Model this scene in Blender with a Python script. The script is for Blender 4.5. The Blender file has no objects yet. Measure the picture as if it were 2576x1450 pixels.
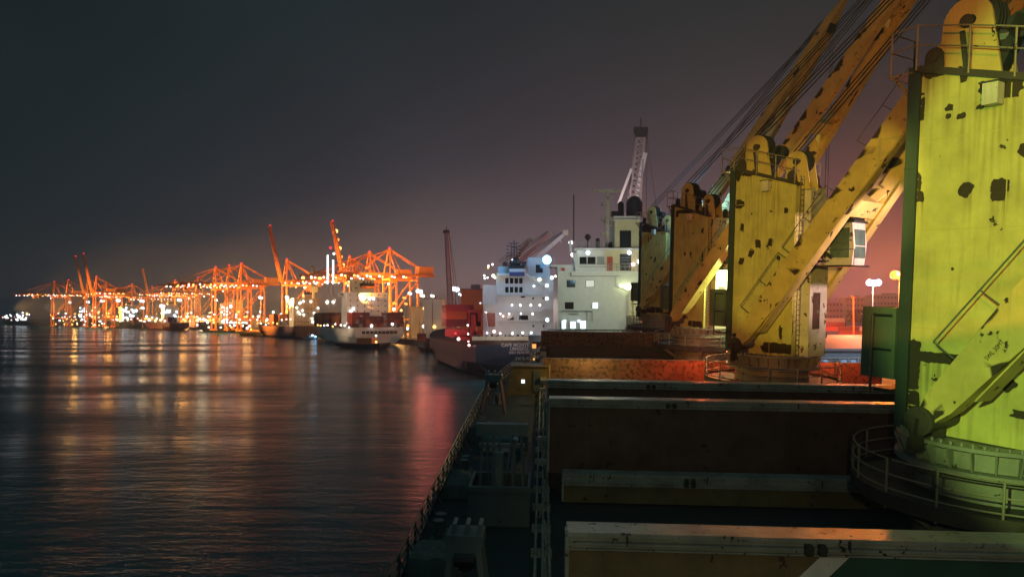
import bpy, bmesh, math, random
from mathutils import Vector, Matrix, noise
random.seed(7)
PI = math.pi
C = bpy.context.scene.collection
I4 = Matrix.Identity(4)

# ---------------------------------------------------------------- geometry collector
class MB:
    def __init__(self): self.v = []; self.f = []; self.m = []
    def add(self, vs, fs, mi=0):
        b = len(self.v); self.v += [Vector(p) for p in vs]
        for f in fs: self.f.append([b+i for i in f]); self.m.append(mi)
        return self
    def box(self, x0, x1, y0, y1, z0, z1, mi=0, M=None):
        vs = [Vector((x, y, z)) for z in (z0, z1) for y in (y0, y1) for x in (x0, x1)]
        if M: vs = [M @ p for p in vs]
        return self.add(vs, [(0,2,3,1),(4,5,7,6),(0,1,5,4),(2,6,7,3),(0,4,6,2),(1,3,7,5)], mi)
    def beam(self, p, q, w, h, up=(0,0,1), mi=0, w2=None, h2=None):
        p, q = Vector(p), Vector(q); d = (q-p)
        if d.length < 1e-6: return self
        d.normalize(); u = Vector(up)
        if abs(d.dot(u)) > .98: u = Vector((0,1,0))
        s = d.cross(u).normalized(); t = s.cross(d).normalized()
        w2 = w if w2 is None else w2; h2 = h if h2 is None else h2
        vs = [p + s*a*w/2 + t*b*h/2 for a, b in ((-1,-1),(1,-1),(1,1),(-1,1))] + [q + s*a*w2/2 + t*b*h2/2 for a, b in ((-1,-1),(1,-1),(1,1),(-1,1))]
        return self.add(vs, [(0,3,2,1),(4,5,6,7),(0,1,5,4),(1,2,6,5),(2,3,7,6),(3,0,4,7)], mi)
    def cyl(self, p, q, r, n=10, r2=None, mi=0):
        p, q = Vector(p), Vector(q); d = (q-p).normalized()
        u = Vector((0,0,1)) if abs(d.z) < .95 else Vector((1,0,0))
        s = d.cross(u).normalized(); t = s.cross(d); r2 = r if r2 is None else r2
        vs = [p + (s*math.cos(2*PI*i/n) + t*math.sin(2*PI*i/n))*r for i in range(n)] + [q + (s*math.cos(2*PI*i/n) + t*math.sin(2*PI*i/n))*r2 for i in range(n)]
        fs = [(i, (i+1) % n, n+(i+1) % n, n+i) for i in range(n)] + [tuple(range(n-1, -1, -1)), tuple(range(n, 2*n))]
        return self.add(vs, fs, mi)
    def tube(self, pts, r, n=6, closed=False, mi=0):
        pts = [Vector(p) for p in pts]
        if closed: pts = pts + [pts[0]]
        for a, b in zip(pts, pts[1:]): self.cyl(a, b, r, n, mi=mi)
        return self
    def ring(self, c, r0, r1, z0, z1, n=40, a0=0, a1=2*PI, mi=0):
        c = Vector(c); full = abs(a1-a0-2*PI) < 1e-6; k = n if full else n+1
        vs = []
        for i in range(k):
            a = a0+(a1-a0)*i/n; d = Vector((math.cos(a), math.sin(a), 0))
            for r, z in ((r0,z0),(r1,z0),(r1,z1),(r0,z1)): vs.append(c + d*r + Vector((0,0,z)))
        fs = []
        for i in range(n):
            j = (i+1) % k
            for e in range(4): fs.append((i*4+e, j*4+e, j*4+(e+1) % 4, i*4+(e+1) % 4))
        return self.add(vs, fs, mi)
    def sphere(self, c, r, seg=10, rings=6, sz=1, mi=0):
        c = Vector(c); vs = [c+Vector((0,0,r*sz))]; 
        for j in range(1, rings):
            a = PI*j/rings
            for i in range(seg):
                b = 2*PI*i/seg; vs.append(c+Vector((r*math.sin(a)*math.cos(b), r*math.sin(a)*math.sin(b), r*sz*math.cos(a))))
        vs.append(c-Vector((0,0,r*sz))); n = len(vs)-1
        fs = [(0, 1+i, 1+(i+1) % seg) for i in range(seg)]
        for j in range(rings-2):
            for i in range(seg):
                a = 1+j*seg+i; b = 1+j*seg+(i+1) % seg; fs.append((a, a+seg, b+seg, b))
        fs += [(n, n-seg+(i+1) % seg, n-seg+i) for i in range(seg)]
        return self.add(vs, fs, mi)
    def prism(self, poly, ax, lo, hi, mi=0):
        # poly: list of 2D points in the plane normal to axis ax (0,1,2)
        def P(a, b, c): return {0:(c,a,b), 1:(a,c,b), 2:(a,b,c)}[ax]
        n = len(poly); vs = [P(a,b,lo) for a,b in poly] + [P(a,b,hi) for a,b in poly]
        return self.add(vs, [tuple(range(n)), tuple(range(2*n-1, n-1, -1))] + [(i, n+i, n+(i+1) % n, (i+1) % n) for i in range(n)], mi)
    def build(self, name, mats, parent=None, M=None, smooth=False):
        me = bpy.data.meshes.new(name); me.from_pydata([tuple(p) for p in self.v], [], self.f)
        for m in (mats if isinstance(mats, (list, tuple)) else [mats]): me.materials.append(m)
        for p, mi in zip(me.polygons, self.m): p.material_index = mi; p.use_smooth = smooth
        bm = bmesh.new(); bm.from_mesh(me); bmesh.ops.recalc_face_normals(bm, faces=bm.faces); bm.to_mesh(me); bm.free()
        if smooth: me.set_sharp_from_angle(angle=math.radians(35))
        o = bpy.data.objects.new(name, me); C.objects.link(o)
        if parent: o.parent = parent
        if M: o.matrix_local = M
        return o

def tag(o, label=None, cat=None, group=None, kind=None):
    if label: o['label'] = label
    if cat: o['category'] = cat
    if group: o['group'] = group
    if kind: o['kind'] = kind
    return o
def empty(name, M, label, cat, group=None, kind=None):
    o = bpy.data.objects.new(name, None); C.objects.link(o); o.matrix_world = M; o.empty_display_size = .3
    return tag(o, label, cat, group, kind)
KIDS = {}
def kids(o): return [c for c in bpy.data.objects if c.parent == o]
def copy_tree(o, parent=None, M=None, kidmap=None):
    if kidmap is None:
        kidmap = {}
        for c in bpy.data.objects:
            if c.parent: kidmap.setdefault(c.parent.name, []).append(c)
    c = o.copy(); C.objects.link(c); c.parent = parent
    if M is not None: c.matrix_world = M
    for ch in kidmap.get(o.name, []): copy_tree(ch, c, None, kidmap)
    return c
def T(x, y, z): return Matrix.Translation((x, y, z))
def RZ(a): return Matrix.Rotation(a, 4, 'Z')
def RX(a): return Matrix.Rotation(a, 4, 'X')
def RY(a): return Matrix.Rotation(a, 4, 'Y')
R = math.radians

# ---------------------------------------------------------------- frames
CAMZ = 20.0; F = 1861.0; CX = 1288.0; HY = 795.0          # the 2575 px wide overview of the photograph
def at(x, y, D): return Vector(((x-CX)/F*D, D, CAMZ+(HY-y)/F*D))
# our own ship is trimmed by the stern: its axes are tilted against the horizon
S = T(0, 0, CAMZ) @ RZ(R(-2.45)) @ RX(R(3.4)) @ RY(R(.8))
Si = S.inverted()

# ---------------------------------------------------------------- materials
def nodes(name):
    m = bpy.data.materials.new(name); m.use_nodes = True; nt = m.node_tree; nt.nodes.clear()
    out = nt.nodes.new('ShaderNodeOutputMaterial'); b = nt.nodes.new('ShaderNodeBsdfPrincipled')
    nt.links.new(b.outputs[0], out.inputs[0]); return m, nt, b, out
def N(nt, t, **kw):
    n = nt.nodes.new(t)
    for k, v in kw.items():
        if k.startswith('i_'): n.inputs[k[2:].replace('_', ' ')].default_value = v
        else: setattr(n, k, v)
    return n
def mixc(nt, fac, a, b, mode='MIX'):
    n = nt.nodes.new('ShaderNodeMix'); n.data_type = 'RGBA'; n.blend_type = mode; n.clamp_factor = True
    for sock, v in ((n.inputs[0], fac), (n.inputs[6], a), (n.inputs[7], b)):
        if hasattr(v, 'links'): nt.links.new(v, sock)
        elif isinstance(v, (int, float)): sock.default_value = v
        else: sock.default_value = (*v[:3], 1)
    return n.outputs[2]
def ramp(nt, src, p0, p1, c0=0.0, c1=1.0):
    n = nt.nodes.new('ShaderNodeMapRange'); nt.links.new(src, n.inputs[0])
    n.inputs[1].default_value = p0; n.inputs[2].default_value = p1; n.inputs[3].default_value = c0; n.inputs[4].default_value = c1
    return n.outputs[0]
def tex(nt, scale, detail=4, rough=.55, sc=(1,1,1), co='Object', kind='ShaderNodeTexNoise'):
    tc = nt.nodes.new('ShaderNodeTexCoord'); mp = nt.nodes.new('ShaderNodeMapping'); mp.inputs['Scale'].default_value = sc
    nt.links.new(tc.outputs[co], mp.inputs[0]); n = nt.nodes.new(kind); nt.links.new(mp.outputs[0], n.inputs['Vector'])
    n.inputs['Scale'].default_value = scale
    if kind == 'ShaderNodeTexNoise': n.inputs['Detail'].default_value = detail; n.inputs['Roughness'].default_value = rough
    return n.outputs['Fac'] if kind == 'ShaderNodeTexNoise' else n.outputs['Distance']
RUST = (.028, .019, .013)
def paint(name, col, rough=.5, var=.25, rust=0.0, rscale=1.0, streak=.3, metal=0.0, bump=.15, spec=.5, attr=False, rustcol=RUST):
    m, nt, b, out = nodes(name)
    n1 = tex(nt, .8, 5, .6); dark = tuple(c*(1-var) for c in col); c = mixc(nt, ramp(nt, n1, .35, .7), col, dark)
    n2 = tex(nt, 1.6, 4, .6, (3, 3, .25)); c = mixc(nt, ramp(nt, n2, .55, .8, 0, streak), c, tuple(x*.45 for x in col))
    n3 = tex(nt, 14*rscale, 5, .7); c = mixc(nt, ramp(nt, n3, .5, .75, 0, .22), c, tuple(x*.5 for x in col))
    b.inputs['Roughness'].default_value = rough; b.inputs['Metallic'].default_value = metal; b.inputs['Specular IOR Level'].default_value = spec
    fac = None
    if rust > 0:
        n4 = tex(nt, 1.15*rscale, 7, .62); fac = ramp(nt, n4, .73-rust*.3, .745-rust*.3)
    if attr:
        at_ = N(nt, 'ShaderNodeAttribute', attribute_name='rust'); fa = ramp(nt, at_.outputs['Fac'], .45, .55)
        if fac is None: fac = fa
        else:
            mx = N(nt, 'ShaderNodeMath', operation='MAXIMUM'); nt.links.new(fac, mx.inputs[0]); nt.links.new(fa, mx.inputs[1]); fac = mx.outputs[0]
    if attr:
        sa = N(nt, 'ShaderNodeAttribute', attribute_name='stain'); c = mixc(nt, sa.outputs['Fac'], c, (.10,.055,.018))
    if fac is not None:
        rc = mixc(nt, ramp(nt, n3, .35, .65), rustcol, tuple(x*1.9 for x in rustcol)); c = mixc(nt, fac, c, rc)
        rr = N(nt, 'ShaderNodeMapRange'); nt.links.new(fac, rr.inputs[0]); rr.inputs[3].default_value = rough; rr.inputs[4].default_value = .85; nt.links.new(rr.outputs[0], b.inputs['Roughness'])
    nt.links.new(c, b.inputs['Base Color'])
    if bump:
        bp = N(nt, 'ShaderNodeBump'); bp.inputs['Strength'].default_value = bump; bp.inputs['Distance'].default_value = .02
        nt.links.new(n3, bp.inputs['Height']); nt.links.new(bp.outputs[0], b.inputs['Normal'])
    return m
def emit(name, col, s):
    m, nt, b, out = nodes(name); b.inputs['Base Color'].default_value = (.02,.02,.02,1)
    b.inputs['Emission Color'].default_value = (*col, 1); b.inputs['Emission Strength'].default_value = s; return m
def grating(name, col, sc=9.0):
    return paint(name, col, .7, .4, .15, 2.0, .5, bump=.5)
def corrug(name, col, scale=5.0, axis=0):
    m, nt, b, out = nodes(name)
    tc = N(nt, 'ShaderNodeTexCoord'); sp = N(nt, 'ShaderNodeSeparateXYZ'); nt.links.new(tc.outputs['Object'], sp.inputs[0])
    s = N(nt, 'ShaderNodeMath', operation='MULTIPLY'); nt.links.new(sp.outputs[axis], s.inputs[0]); s.inputs[1].default_value = scale*2*PI
    w = N(nt, 'ShaderNodeMath', operation='SINE'); nt.links.new(s.outputs[0], w.inputs[0])
    n1 = tex(nt, .5, 5, .6, co='Object'); c = mixc(nt, ramp(nt, n1, .4, .7), col, tuple(x*.6 for x in col)); nt.links.new(c, b.inputs['Base Color'])
    bp = N(nt, 'ShaderNodeBump'); bp.inputs['Strength'].default_value = .8; bp.inputs['Distance'].default_value = .05
    nt.links.new(w.outputs[0], bp.inputs['Height']); nt.links.new(bp.outputs[0], b.inputs['Normal']); b.inputs['Roughness'].default_value = .6
    return m

M_ = {}
M_['crane'] = paint('crane_paint', (.60,.54,.17), .5, .3, .2, 1.0, .62, attr=True, spec=.4)
M_['crane_plain'] = paint('crane_paint_clean', (.52,.46,.13), .45, .14, .22, 1.2, .3, spec=.4)
M_['jib'] = paint('jib_paint', (.62,.47,.14), .5, .3, .32, 1.3, .5, attr=True, spec=.4)
M_['pale'] = paint('pale_paint', (.62,.58,.46), .5, .3, .38, 1.6, .6, rustcol=(.07,.04,.03))
M_['fin'] = paint('dark_green_paint', (.035,.055,.05), .6, .3, .2, 1, .4)
M_['rusty'] = paint('rusty_steel', (.06,.05,.042), .7, .4, .4, 1.4, .5, bump=.4)
M_['dark'] = paint('dark_steel', (.03,.032,.032), .5, .4, .2, 2, .4)
M_['rail'] = paint('rail_paint', (.26,.22,.15), .5, .3, .4, 3, .4)
M_['raildark'] = paint('dark_rail_paint', (.10,.10,.09), .5, .3, .3, 3, .4)
M_['rope'] = paint('greased_wire_rope', (.03,.033,.033), .6, .2, 0, 3, .2, bump=.3)
M_['hatch'] = paint('hatch_red_oxide_paint', (.11,.060,.040), .5, .5, .35, 1.1, .7, bump=.7)
M_['hatch_rust'] = paint('hatch_rusted_paint', (.14,.075,.05), .5, .5, .66, 2.6, .6, bump=1.0)
M_['olive'] = paint('hatch_ochre_paint', (.16,.13,.055), .45, .5, .3, 1.6, .7, bump=1.0)
M_['green'] = paint('hatch_green_paint', (.02,.10,.07), .42, .45, .22, 2.6, .5, bump=1.0)
M_['white_stripe'] = paint('white_stripe_paint', (.62,.66,.62), .5, .3, .3, 3, .4, bump=.6)
M_['galv'] = paint('worn_galvanised_trim', (.36,.40,.35), .4, .55, .35, 4.5, .7, metal=.2, bump=.9)
M_['deck'] = paint('green_deck_paint', (.022,.034,.034), .6, .4, .3, .8, .4)
M_['hull'] = paint('black_hull_paint', (.02,.025,.028), .45, .4, .2, .5, .4)
M_['glass'] = paint('dark_glass', (.01,.014,.016), .08, .1, 0, 1, 0, bump=0)
M_['white'] = paint('white_ship_paint', (.62,.62,.58), .5, .12, .08, .6, .35)
M_['whitec'] = paint('white_clean_paint', (.68,.68,.68), .5, .1, .03, .6, .25)
M_['black'] = paint('black_paint', (.015,.015,.018), .5, .3, 0, 1, .2)
M_['blue'] = paint('blue_paint', (.03,.07,.22), .5, .2, 0, 1, .2)
M_['canvas'] = paint('grey_canvas', (.12,.13,.11), .8, .3, 0, 1, .3, bump=.6)
M_['steel'] = paint('polished_steel', (.45,.55,.6), .25, .2, 0, 2, .2, metal=.8)
E_ = {
 'white': emit('white_lamp', (1,.95,.86), 4.5), 'cool': emit('cool_lamp', (.72,.88,1), 4.5), 'warm': emit('warm_lamp', (1,.54,.13), 4),
 'sodium': emit('sodium_lamp', (1,.34,.05), 2.6), 'red': emit('red_lamp', (1,.03,.06), 2.5), 'blue': emit('blue_lamp', (.12,.5,1), 14),
 'small': emit('small_white_lamp', (1,.95,.85), 4), 'redwhite': emit('pink_lamp', (1,.5,.42), 4.5), 'yellow': emit('yellow_lit_window', (1,.75,.2), 3),
 'winw': emit('white_lit_window', (.75,.95,1), 3.0), 'limeW': emit('lime_lamp', (.85,1,.5), 7)}

# ---------------------------------------------------------------- deck cranes
CRX, CRANE_L = 0, 40.14
U_A = R(2.45)          # jib direction in the ship's frame (negative: towards the stern)
def rect(mx, xc, zc, w, h, a): return (xc, zc, w, h, a)
PATCH1 = [(-1.7,11.15,.9,.4,0),(-.27,10.9,1.3,.27,.1),(-.8,10.75,.22,.35,0),(.3,10.15,1.2,.62,.05),(.82,10.4,.42,.8,.1),(1.5,10.4,1.4,.3,.15),(2.05,9.7,.2,1.1,0),
 (-1.2,9.87,.26,.2,.1),(-1.24,9.62,.24,.15,0),(-.81,9.55,.26,.17,0),(-.23,9.73,.25,.15,0),(1.15,8.2,.5,.42,.5),(-.59,7.17,.42,.46,.45),(.46,7.2,.56,.4,.1),(.42,6.88,.42,.34,0),
 (-2.13,7.6,.22,.6,0),(-2.08,7.05,.3,.36,0),(1.69,5.9,.42,.3,.3),(1.84,5.4,.22,.42,.1),(-2.1,10,.16,.75,0),(-.85,4.6,.08,.09,0),(-.9,4.2,.07,.07,0),
 (-1.1,1.65,2.4,.36,0),(-2.0,1.3,.4,1.7,0),(-.6,1.35,.4,.34,0),(-1.5,-.4,1.4,.7,0),(1.5,.17,.8,.26,.05),(1.92,-.1,.42,.7,.1),(1.0,1.0,.3,.45,.6),(-2.0,.2,.5,.5,0)]
PATCH2 = [(-1.6,9.0,.25,.35,0),(-1.6,7.4,.25,.55,0),(-.9,8.3,.12,.1,0),(-1.9,9.0,.5,.6,0),(1.5,8.4,.3,.35,0),(-1.6,5.2,.35,.45,.3),(-.9,5.7,.35,.6,.4),(-.4,6.3,.4,.55,0),(.5,6.4,.4,.5,.2),(1.1,5.4,.25,.3,.1),(1.5,4.2,.4,.8,0),(-2.0,10.9,.4,.7,0),(-.4,10.9,3,.25,0),
 (-1.3,.2,1.6,.3,0),(1.2,-.4,2.2,.7,0),(1.4,.6,.25,.8,0)]
PATCH3 = [(-.2,10.6,3.6,.4,0),(-.6,6.4,.25,.35,0),(.2,6.4,.25,.35,0),(-1.8,10.4,.4,.6,0),(1.8,6,.2,1.2,0),(-1.0,.1,2.0,.4,0),(1.0,-.5,2,.6,0),(1.7,8.6,.3,.5,0)]
PATCH4 = [(-.3,10.5,4,1.1,0),(-.9,9.0,.15,.9,0),(-.5,9.2,.15,.5,0),(-.4,6.6,.3,.3,0),(.3,6.3,.3,.7,.2),(0,3,.12,2.6,0),(-1.2,4.4,.25,.3,0),(0,-.3,4,.8,0)]
ZB, XL, XR, YN, YF = -.9, -2.15, 2.15, -1.5, 1.5
def ztop(x): return 11.3 - (x-XL)*.30
def tower_mesh(patches, seed):
    bm = bmesh.new(); lay = bm.verts.layers.float.new('rust'); sl = bm.verts.layers.float.new('stain')
    def grid(P, nu, nv, rustf):
        vs = [[bm.verts.new(P(i/nu, j/nv)) for j in range(nv+1)] for i in range(nu+1)]
        for i in range(nu+1):
            for j in range(nv+1):
                vs[i][j][lay] = rustf(vs[i][j].co)
                if rustf is front: vs[i][j][sl] = stain(vs[i][j].co)
        for i in range(nu):
            for j in range(nv): bm.faces.new((vs[i][j], vs[i+1][j], vs[i+1][j+1], vs[i][j+1]))
    off = Vector((seed*7.3, seed*3.1, 0))
    def stain(co):
        x, z = co.x, co.z; st = 0; nn = noise.noise(Vector((x*9, z*.5, 1))+off); ng = noise.noise(Vector((x*1.3, z*1.1, 9))+off)
        for (a, b, w, h, r) in patches:
            d = (b-h*.3)-z; L_ = .5+w*1.6
            if abs(x-a) < w*.5 and 0 < d < L_*2: st = max(st, (1-d/(L_*2))**1.5*(.12+nn*.7))
        st = max(st, (ng-.3)*.35, (nn-.3)*.7*min(1, max(0, (3.5-z)/4)))
        return max(0, min(.8, st))
    def front(co):
        x, z = co.x, co.z; nz = noise.noise(Vector((x*2.2, z*2.2, 0))+off); n2 = noise.noise(Vector((x*7, z*7, 3))+off); best = 0
        for (a, b, w, h, r) in patches:
            dx, dz = x-a, z-b; c, s = math.cos(r), math.sin(r); u, v = dx*c-dz*s, dx*s+dz*c
            u /= w*.5; v /= h*.5; d = max(abs(u), abs(v))*.75 + math.hypot(u, v)*.25
            best = max(best, .5 + (1-d)*min(w, h)*4 + nz*.5*min(1, min(w,h)*2) + n2*.45)
        return max(0, min(1, best))
    def side(co):
        n = noise.fractal(Vector((co.x*.6+co.y*.9, co.y*.7, co.z*.35))+off, 1.0, 2.0, 5); e = min(abs(co.z-ZB), abs(ztop(co.x)-co.z))
        return max(0, min(1, .15+n*.75+max(0, .5-e)*.7))
    def hp(a, b, y):
        x = XL+(XR-XL)*a; return (x, y, ZB+(ztop(x)-ZB)*b)
    grid(lambda a, b: hp(a, b, YN), 86, 260, front)
    grid(lambda a, b: hp(1-a, b, YF), 20, 60, side)
    grid(lambda a, b: (XR, YN+(YF-YN)*a, ZB+(ztop(XR)-ZB)*b), 30, 130, side)
    grid(lambda a, b: (XL, YF-(YF-YN)*a, ZB+(ztop(XL)-ZB)*b), 20, 80, side)
    grid(lambda a, b: (XL+(XR-XL)*a, YN+(YF-YN)*b, ztop(XL+(XR-XL)*a)), 20, 14, lambda co: 1.0)
    bmesh.ops.remove_doubles(bm, verts=bm.verts, dist=.0005)
    me = bpy.data.meshes.new('tower'); bm.to_mesh(me); bm.free(); me.materials.append(M_['crane']); return me

def rung_ladder(mb, p, z0, z1, wdir, w=.42, step=.32, r=.03, out=(0,0,0)):
    p = Vector(p); wd = Vector(wdir).normalized()*w/2
    for s in (-1, 1): mb.cyl(p+wd*s+Vector((0,0,z0)), p+wd*s+Vector((0,0,z1)), r, 6)
    z = z0+.2
    while z < z1: mb.cyl(p-wd+Vector((0,0,z)), p+wd+Vector((0,0,z)), r*.7, 5); z += step
    return mb

ELEV = R(53)
def jib_point(t, y): return Vector((-.73+t*math.cos(ELEV), y, -.22+t*math.sin(ELEV)))
def jib_y(t): return 2.8 - (2.8-.42)*t/CRANE_L
def text_mesh(body, size, mat, name, parent, M, ext=.004, sx=1.0, shear=0.0, bold=0.0):
    cu = bpy.data.curves.new(name, 'FONT'); cu.body = body; cu.size = size; cu.extrude = ext; cu.align_x = 'LEFT'; cu.shear = shear; cu.offset = bold; cu.resolution_u = 3
    ob = bpy.data.objects.new(name, cu); C.objects.link(ob); dg = bpy.context.evaluated_depsgraph_get(); me = bpy.data.meshes.new_from_object(ob.evaluated_get(dg))
    bpy.data.objects.remove(ob); me.transform(Matrix.Diagonal((sx,1,1,1)))
    me.materials.clear(); me.materials.append(mat); o = bpy.data.objects.new(name, me); C.objects.link(o)
    if parent: o.parent = parent
    o.matrix_local = M; return o

def make_crane(M, label, patches, seed, textit=False, elev=53.0):
    global ELEV
    ELEV = R(elev)
    root = empty('deck_crane', M, label, 'deck crane', 'yellow deck cranes in a row down the ship')
    tw = bpy.data.objects.new('tower', tower_mesh(patches, seed)); C.objects.link(tw); tw.parent = root
    # edge flange plate on the back corner and coaming round the tower top
    b = MB(); b.box(XL-.42, XL-.02, YN-.10, YN+.06, ZB-.1, 11.4); b.box(XL-.42, XL-.34, YN+.06, YN+.5, ZB-.1, 11.4); b.box(XL-.42,XL-.02,YN-.13,YN-.10, 8,8.06)
    b.build('edge_plate', M_['fin'], root)
    b = MB(); b.beam((XL-.05,YN-.06,ztop(XL)+.02),(XR+.08,YN-.06,ztop(XR)+.02),.12,.22); b.beam((XR+.06,YN,ztop(XR)),(XR+.06,YF,ztop(XR)),.12,.2); b.build('top_coaming', M_['rusty'], root)
    # sheave brackets on top: two pairs of round headed plates with wheels
    for bx, hh, rr in ((-1.05, 2.5, .78), (1.8, 2.0, .66)):
        zt = ztop(bx); k = MB()
        for y0 in (-.95, .05):
            poly = [(bx-rr*1.15, zt-.3), (bx-rr, zt+hh-rr)] + [(bx+rr*math.cos(a), zt+hh-rr+rr*math.sin(a)) for a in [PI*(1-i/12) for i in range(13)]] + [(bx+rr*1.5, zt-.45)]
            k.prism(poly, 1, y0, y0+.1)
            k.cyl((bx, y0-.08, zt+hh-rr), (bx, y0+.0, zt+hh-rr), .22, 14, mi=1)
            k.beam((bx+.1, y0-.05, zt-.1), (bx-.12, y0-.05, zt+hh-rr-.3), .14, .1, mi=1)
        o = k.build('sheave_bracket', [M_['jib'], M_['rusty']], root)
        w = MB()
        for i in range(4):
            yy = -.8+i*.2; w.cyl((bx+.12, yy, zt+hh-rr+.02), (bx+.12, yy+.07, zt+hh-rr+.02), rr*1.02, 26)
        w.cyl((bx+.12,-.98,zt+hh-rr+.02),(bx+.12,.2,zt+hh-rr+.02),.16,12)
        w.build('sheave', M_['dark'], o)
    k = MB()
    for lx in (XL+.35, XR-.35, XR-.25):
        zt = ztop(lx); y0 = YN+.02 if lx < 1.85 else YF-.2
        poly = [(lx-.32, zt-.1), (lx-.3, zt+.45)] + [(lx+.3*math.cos(a), zt+.45+.3*math.sin(a)) for a in [PI*(1-i/8) for i in range(9)]] + [(lx+.32, zt-.15)]
        k = MB(); k.prism(poly, 1, y0, y0+.08); k.cyl((lx, y0-.05, zt+.42), (lx, y0, zt+.42), .15, 10)
        k.build('lifting_lug', M_['rusty'], root)
    # top platform and railing
    k = MB(); k.box(XL-1.15, XL-.05, YN-.1, YN+1.5, 11.2, 11.28); k.beam((XL-.4,YN+.1,10.4),(XL-1.0,YN+.1,11.2),.07,.12); k.build('top_platform', M_['rail'], root)
    k = MB(); y0 = YN-.12
    def rl(pts, hs, r=.028, posts=True):
        for h in hs: k.tube([Vector(p)+Vector((0,0,h)) for p in pts], r, 6)
        if posts:
            for p in pts: k.cyl(Vector(p)-Vector((0,0,.05)), Vector(p)+Vector((0,0,max(hs))), .035, 6)
    rl([(XL-1.1,y0+1.5,11.28),(XL-1.1,y0+.1,11.28),(XL-.15,y0,11.32),(-.6,y0,ztop(-.6)+.05),(.75,y0,ztop(.75)+.05),(2.1,y0,ztop(2.1)+.05),(2.1,YF,ztop(2.1)+.05)], (.8, 1.45))
    k.build('top_railing', M_['rail'], root)
    # luffing block on the tower head
    k = MB(); k.sphere((-.1,-.5,ztop(0)+1.4),.35,8,6); k.beam((-.4,-.5,ztop(0)),(.5,-.5,ztop(0)+1.9),.5,.35); k.cyl((.45,-.75,ztop(0)+1.6),(.45,-.2,ztop(0)+1.6),.42,16); k.build('luffing_block', M_['dark'], root)
    k = MB()
    for z in (2.6, 5.9, 8.9): k.box(XL+.02, XR-.02, YN-.012, YN+.004, z, z+.03)
    k.box(.62, .65, YN-.010, YN+.004, ZB, 10.3); k.build('weld_seam', M_['crane_plain'], root)
    # lamp box on the wide face
    lz = 9.95; k = MB(); k.box(.05,.5,YN-.55,YN-.15,lz-.3,lz+.35); k.box(.1,.45,YN-.15,YN,lz-.1,lz+.1,1); k.box(-.05,.55,YN-.6,YN-.1,lz+.35,lz+.4,1)
    k.build('floodlight_housing', [M_['pale'], M_['rusty']], root)
    # front face: ladder, machinery, door, operator cab
    k = MB(); rung_ladder(k, (XR+.22, YN+.35, 0), -1.6, 4.6, (0,1,0)); rung_ladder(k, (XR+.22, YN+.35, 0), 5.6, ztop(XR)+.5, (0,1,0)); k.build('ladder', M_['raildark'], root)
    k = MB(); k.box(XR, XR+.75, YN+.75, YF-.02, ZB, 4.9); k.box(XR, XR+.5, YN+.95, YF-.1, 6.8, ztop(XR)-.15); k.build('front_casing', M_['pale'], root)
    k = MB(); k.box(XR+.75, XR+.8, YN+1.15, YN+2.0, .9, 3.2); k.box(XR+.8, XR+.86, YN+1.7, YN+1.8, 1.9, 2.1, 1); k.build('door', [M_['hatch'], M_['steel']], root)
    k = MB(); k.box(XR, XR+1.9, YN+.3, YF-.2, 5.15, 5.25)
    for i in range(5): k.cyl((XR+.5+.25*i, YN+.5, 5.7+.1*(i % 2)), (XR+.5+.25*i, YF-.5, 5.7), .28, 10)
    k.box(XR+.3, XR+1.3, YN+.6, YF-.4, 6.1, 6.6); k.beam((XR,YN+.5,6.8),(XR+2.2,YN+.5,5.4),.15,.2); k.build('winch_gear', M_['dark'], root)
    c = MB(); cx, cy = XR+2.45, .1
    c.prism([(cx-.75,4.95),(cx+.85,4.95),(cx+.95,6.1),(cx+.8,7.5),(cx-.75,7.5)], 1, cy-.85, cy+.85); c.box(cx-.85,cx+.95,cy-.95,cy+.95,7.5,7.62,1); c.box(cx-1.9,cx+1.1,cy-1.0,cy+1.0,4.83,4.93,1)
    c.prism([(cx-.85,7.62),(cx+.95,7.62),(cx+.1,8.2),(cx-.3,8.2)],1,cy-.7,cy+.7,1)
    cab = c.build('cab', [M_['pale'], M_['dark']], root)
    g = MB(); g.box(cx-.5,cx+.68,cy-.875,cy-.852,5.4,7.2); g.box(cx-.5,cx+.68,cy+.852,cy+.875,5.4,7.2); g.beam((cx+.955,cy,5.4),(cx+.90,cy,7.1),1.35,.03,up=(1,0,0)); g.build('window', M_['cabglass'], cab)
    g = MB(); g.tube([(cx-.5,cy-.89,6.3),(cx+.68,cy-.89,6.3)],.02); g.tube([(cx-.8,cy-1.1,4.9),(cx-.8,cy-1.1,5.9),(cx+1.1,cy-1.1,5.9),(cx+1.1,cy-1.1,4.9)],.025); g.build('cab_rail', M_['raildark'], cab)
    # cabinet at the back with its guard rails
    c = MB(); c.box(XL-1.75, XL-.5, YN-.1, YN+1.4, .75, 3.25); bx = c.build('control_cabinet', M_['cab_box'], root)
    c = MB(); c.tube([(XL-1.2,YN-.35,3.0),(XL-.5,YN-.35,3.0)],.04); c.tube([(XL-1.2,YN-.35,3.0),(XL-1.2,YN-.35,.2)],.05); c.tube([(XL-1.2,YN-.35,1.8),(XL-.5,YN-.35,1.8)],.035); c.box(XL-1.1,XL-.45,YN-.3,YN+.9,.3,.42); c.build('cabinet_rail', M_['dark'], root)
    # slewing ring, pedestal, walkway (turn with nothing: round)
    p = MB(); p.cyl((0,0,-1.6),(0,0,-.95),2.62,56); p.ring((0,0,0),2.3,2.95,-.98,-.86,56); p.ring((0,0,0),2.3,2.98,-1.78,-1.62,56)
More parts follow.
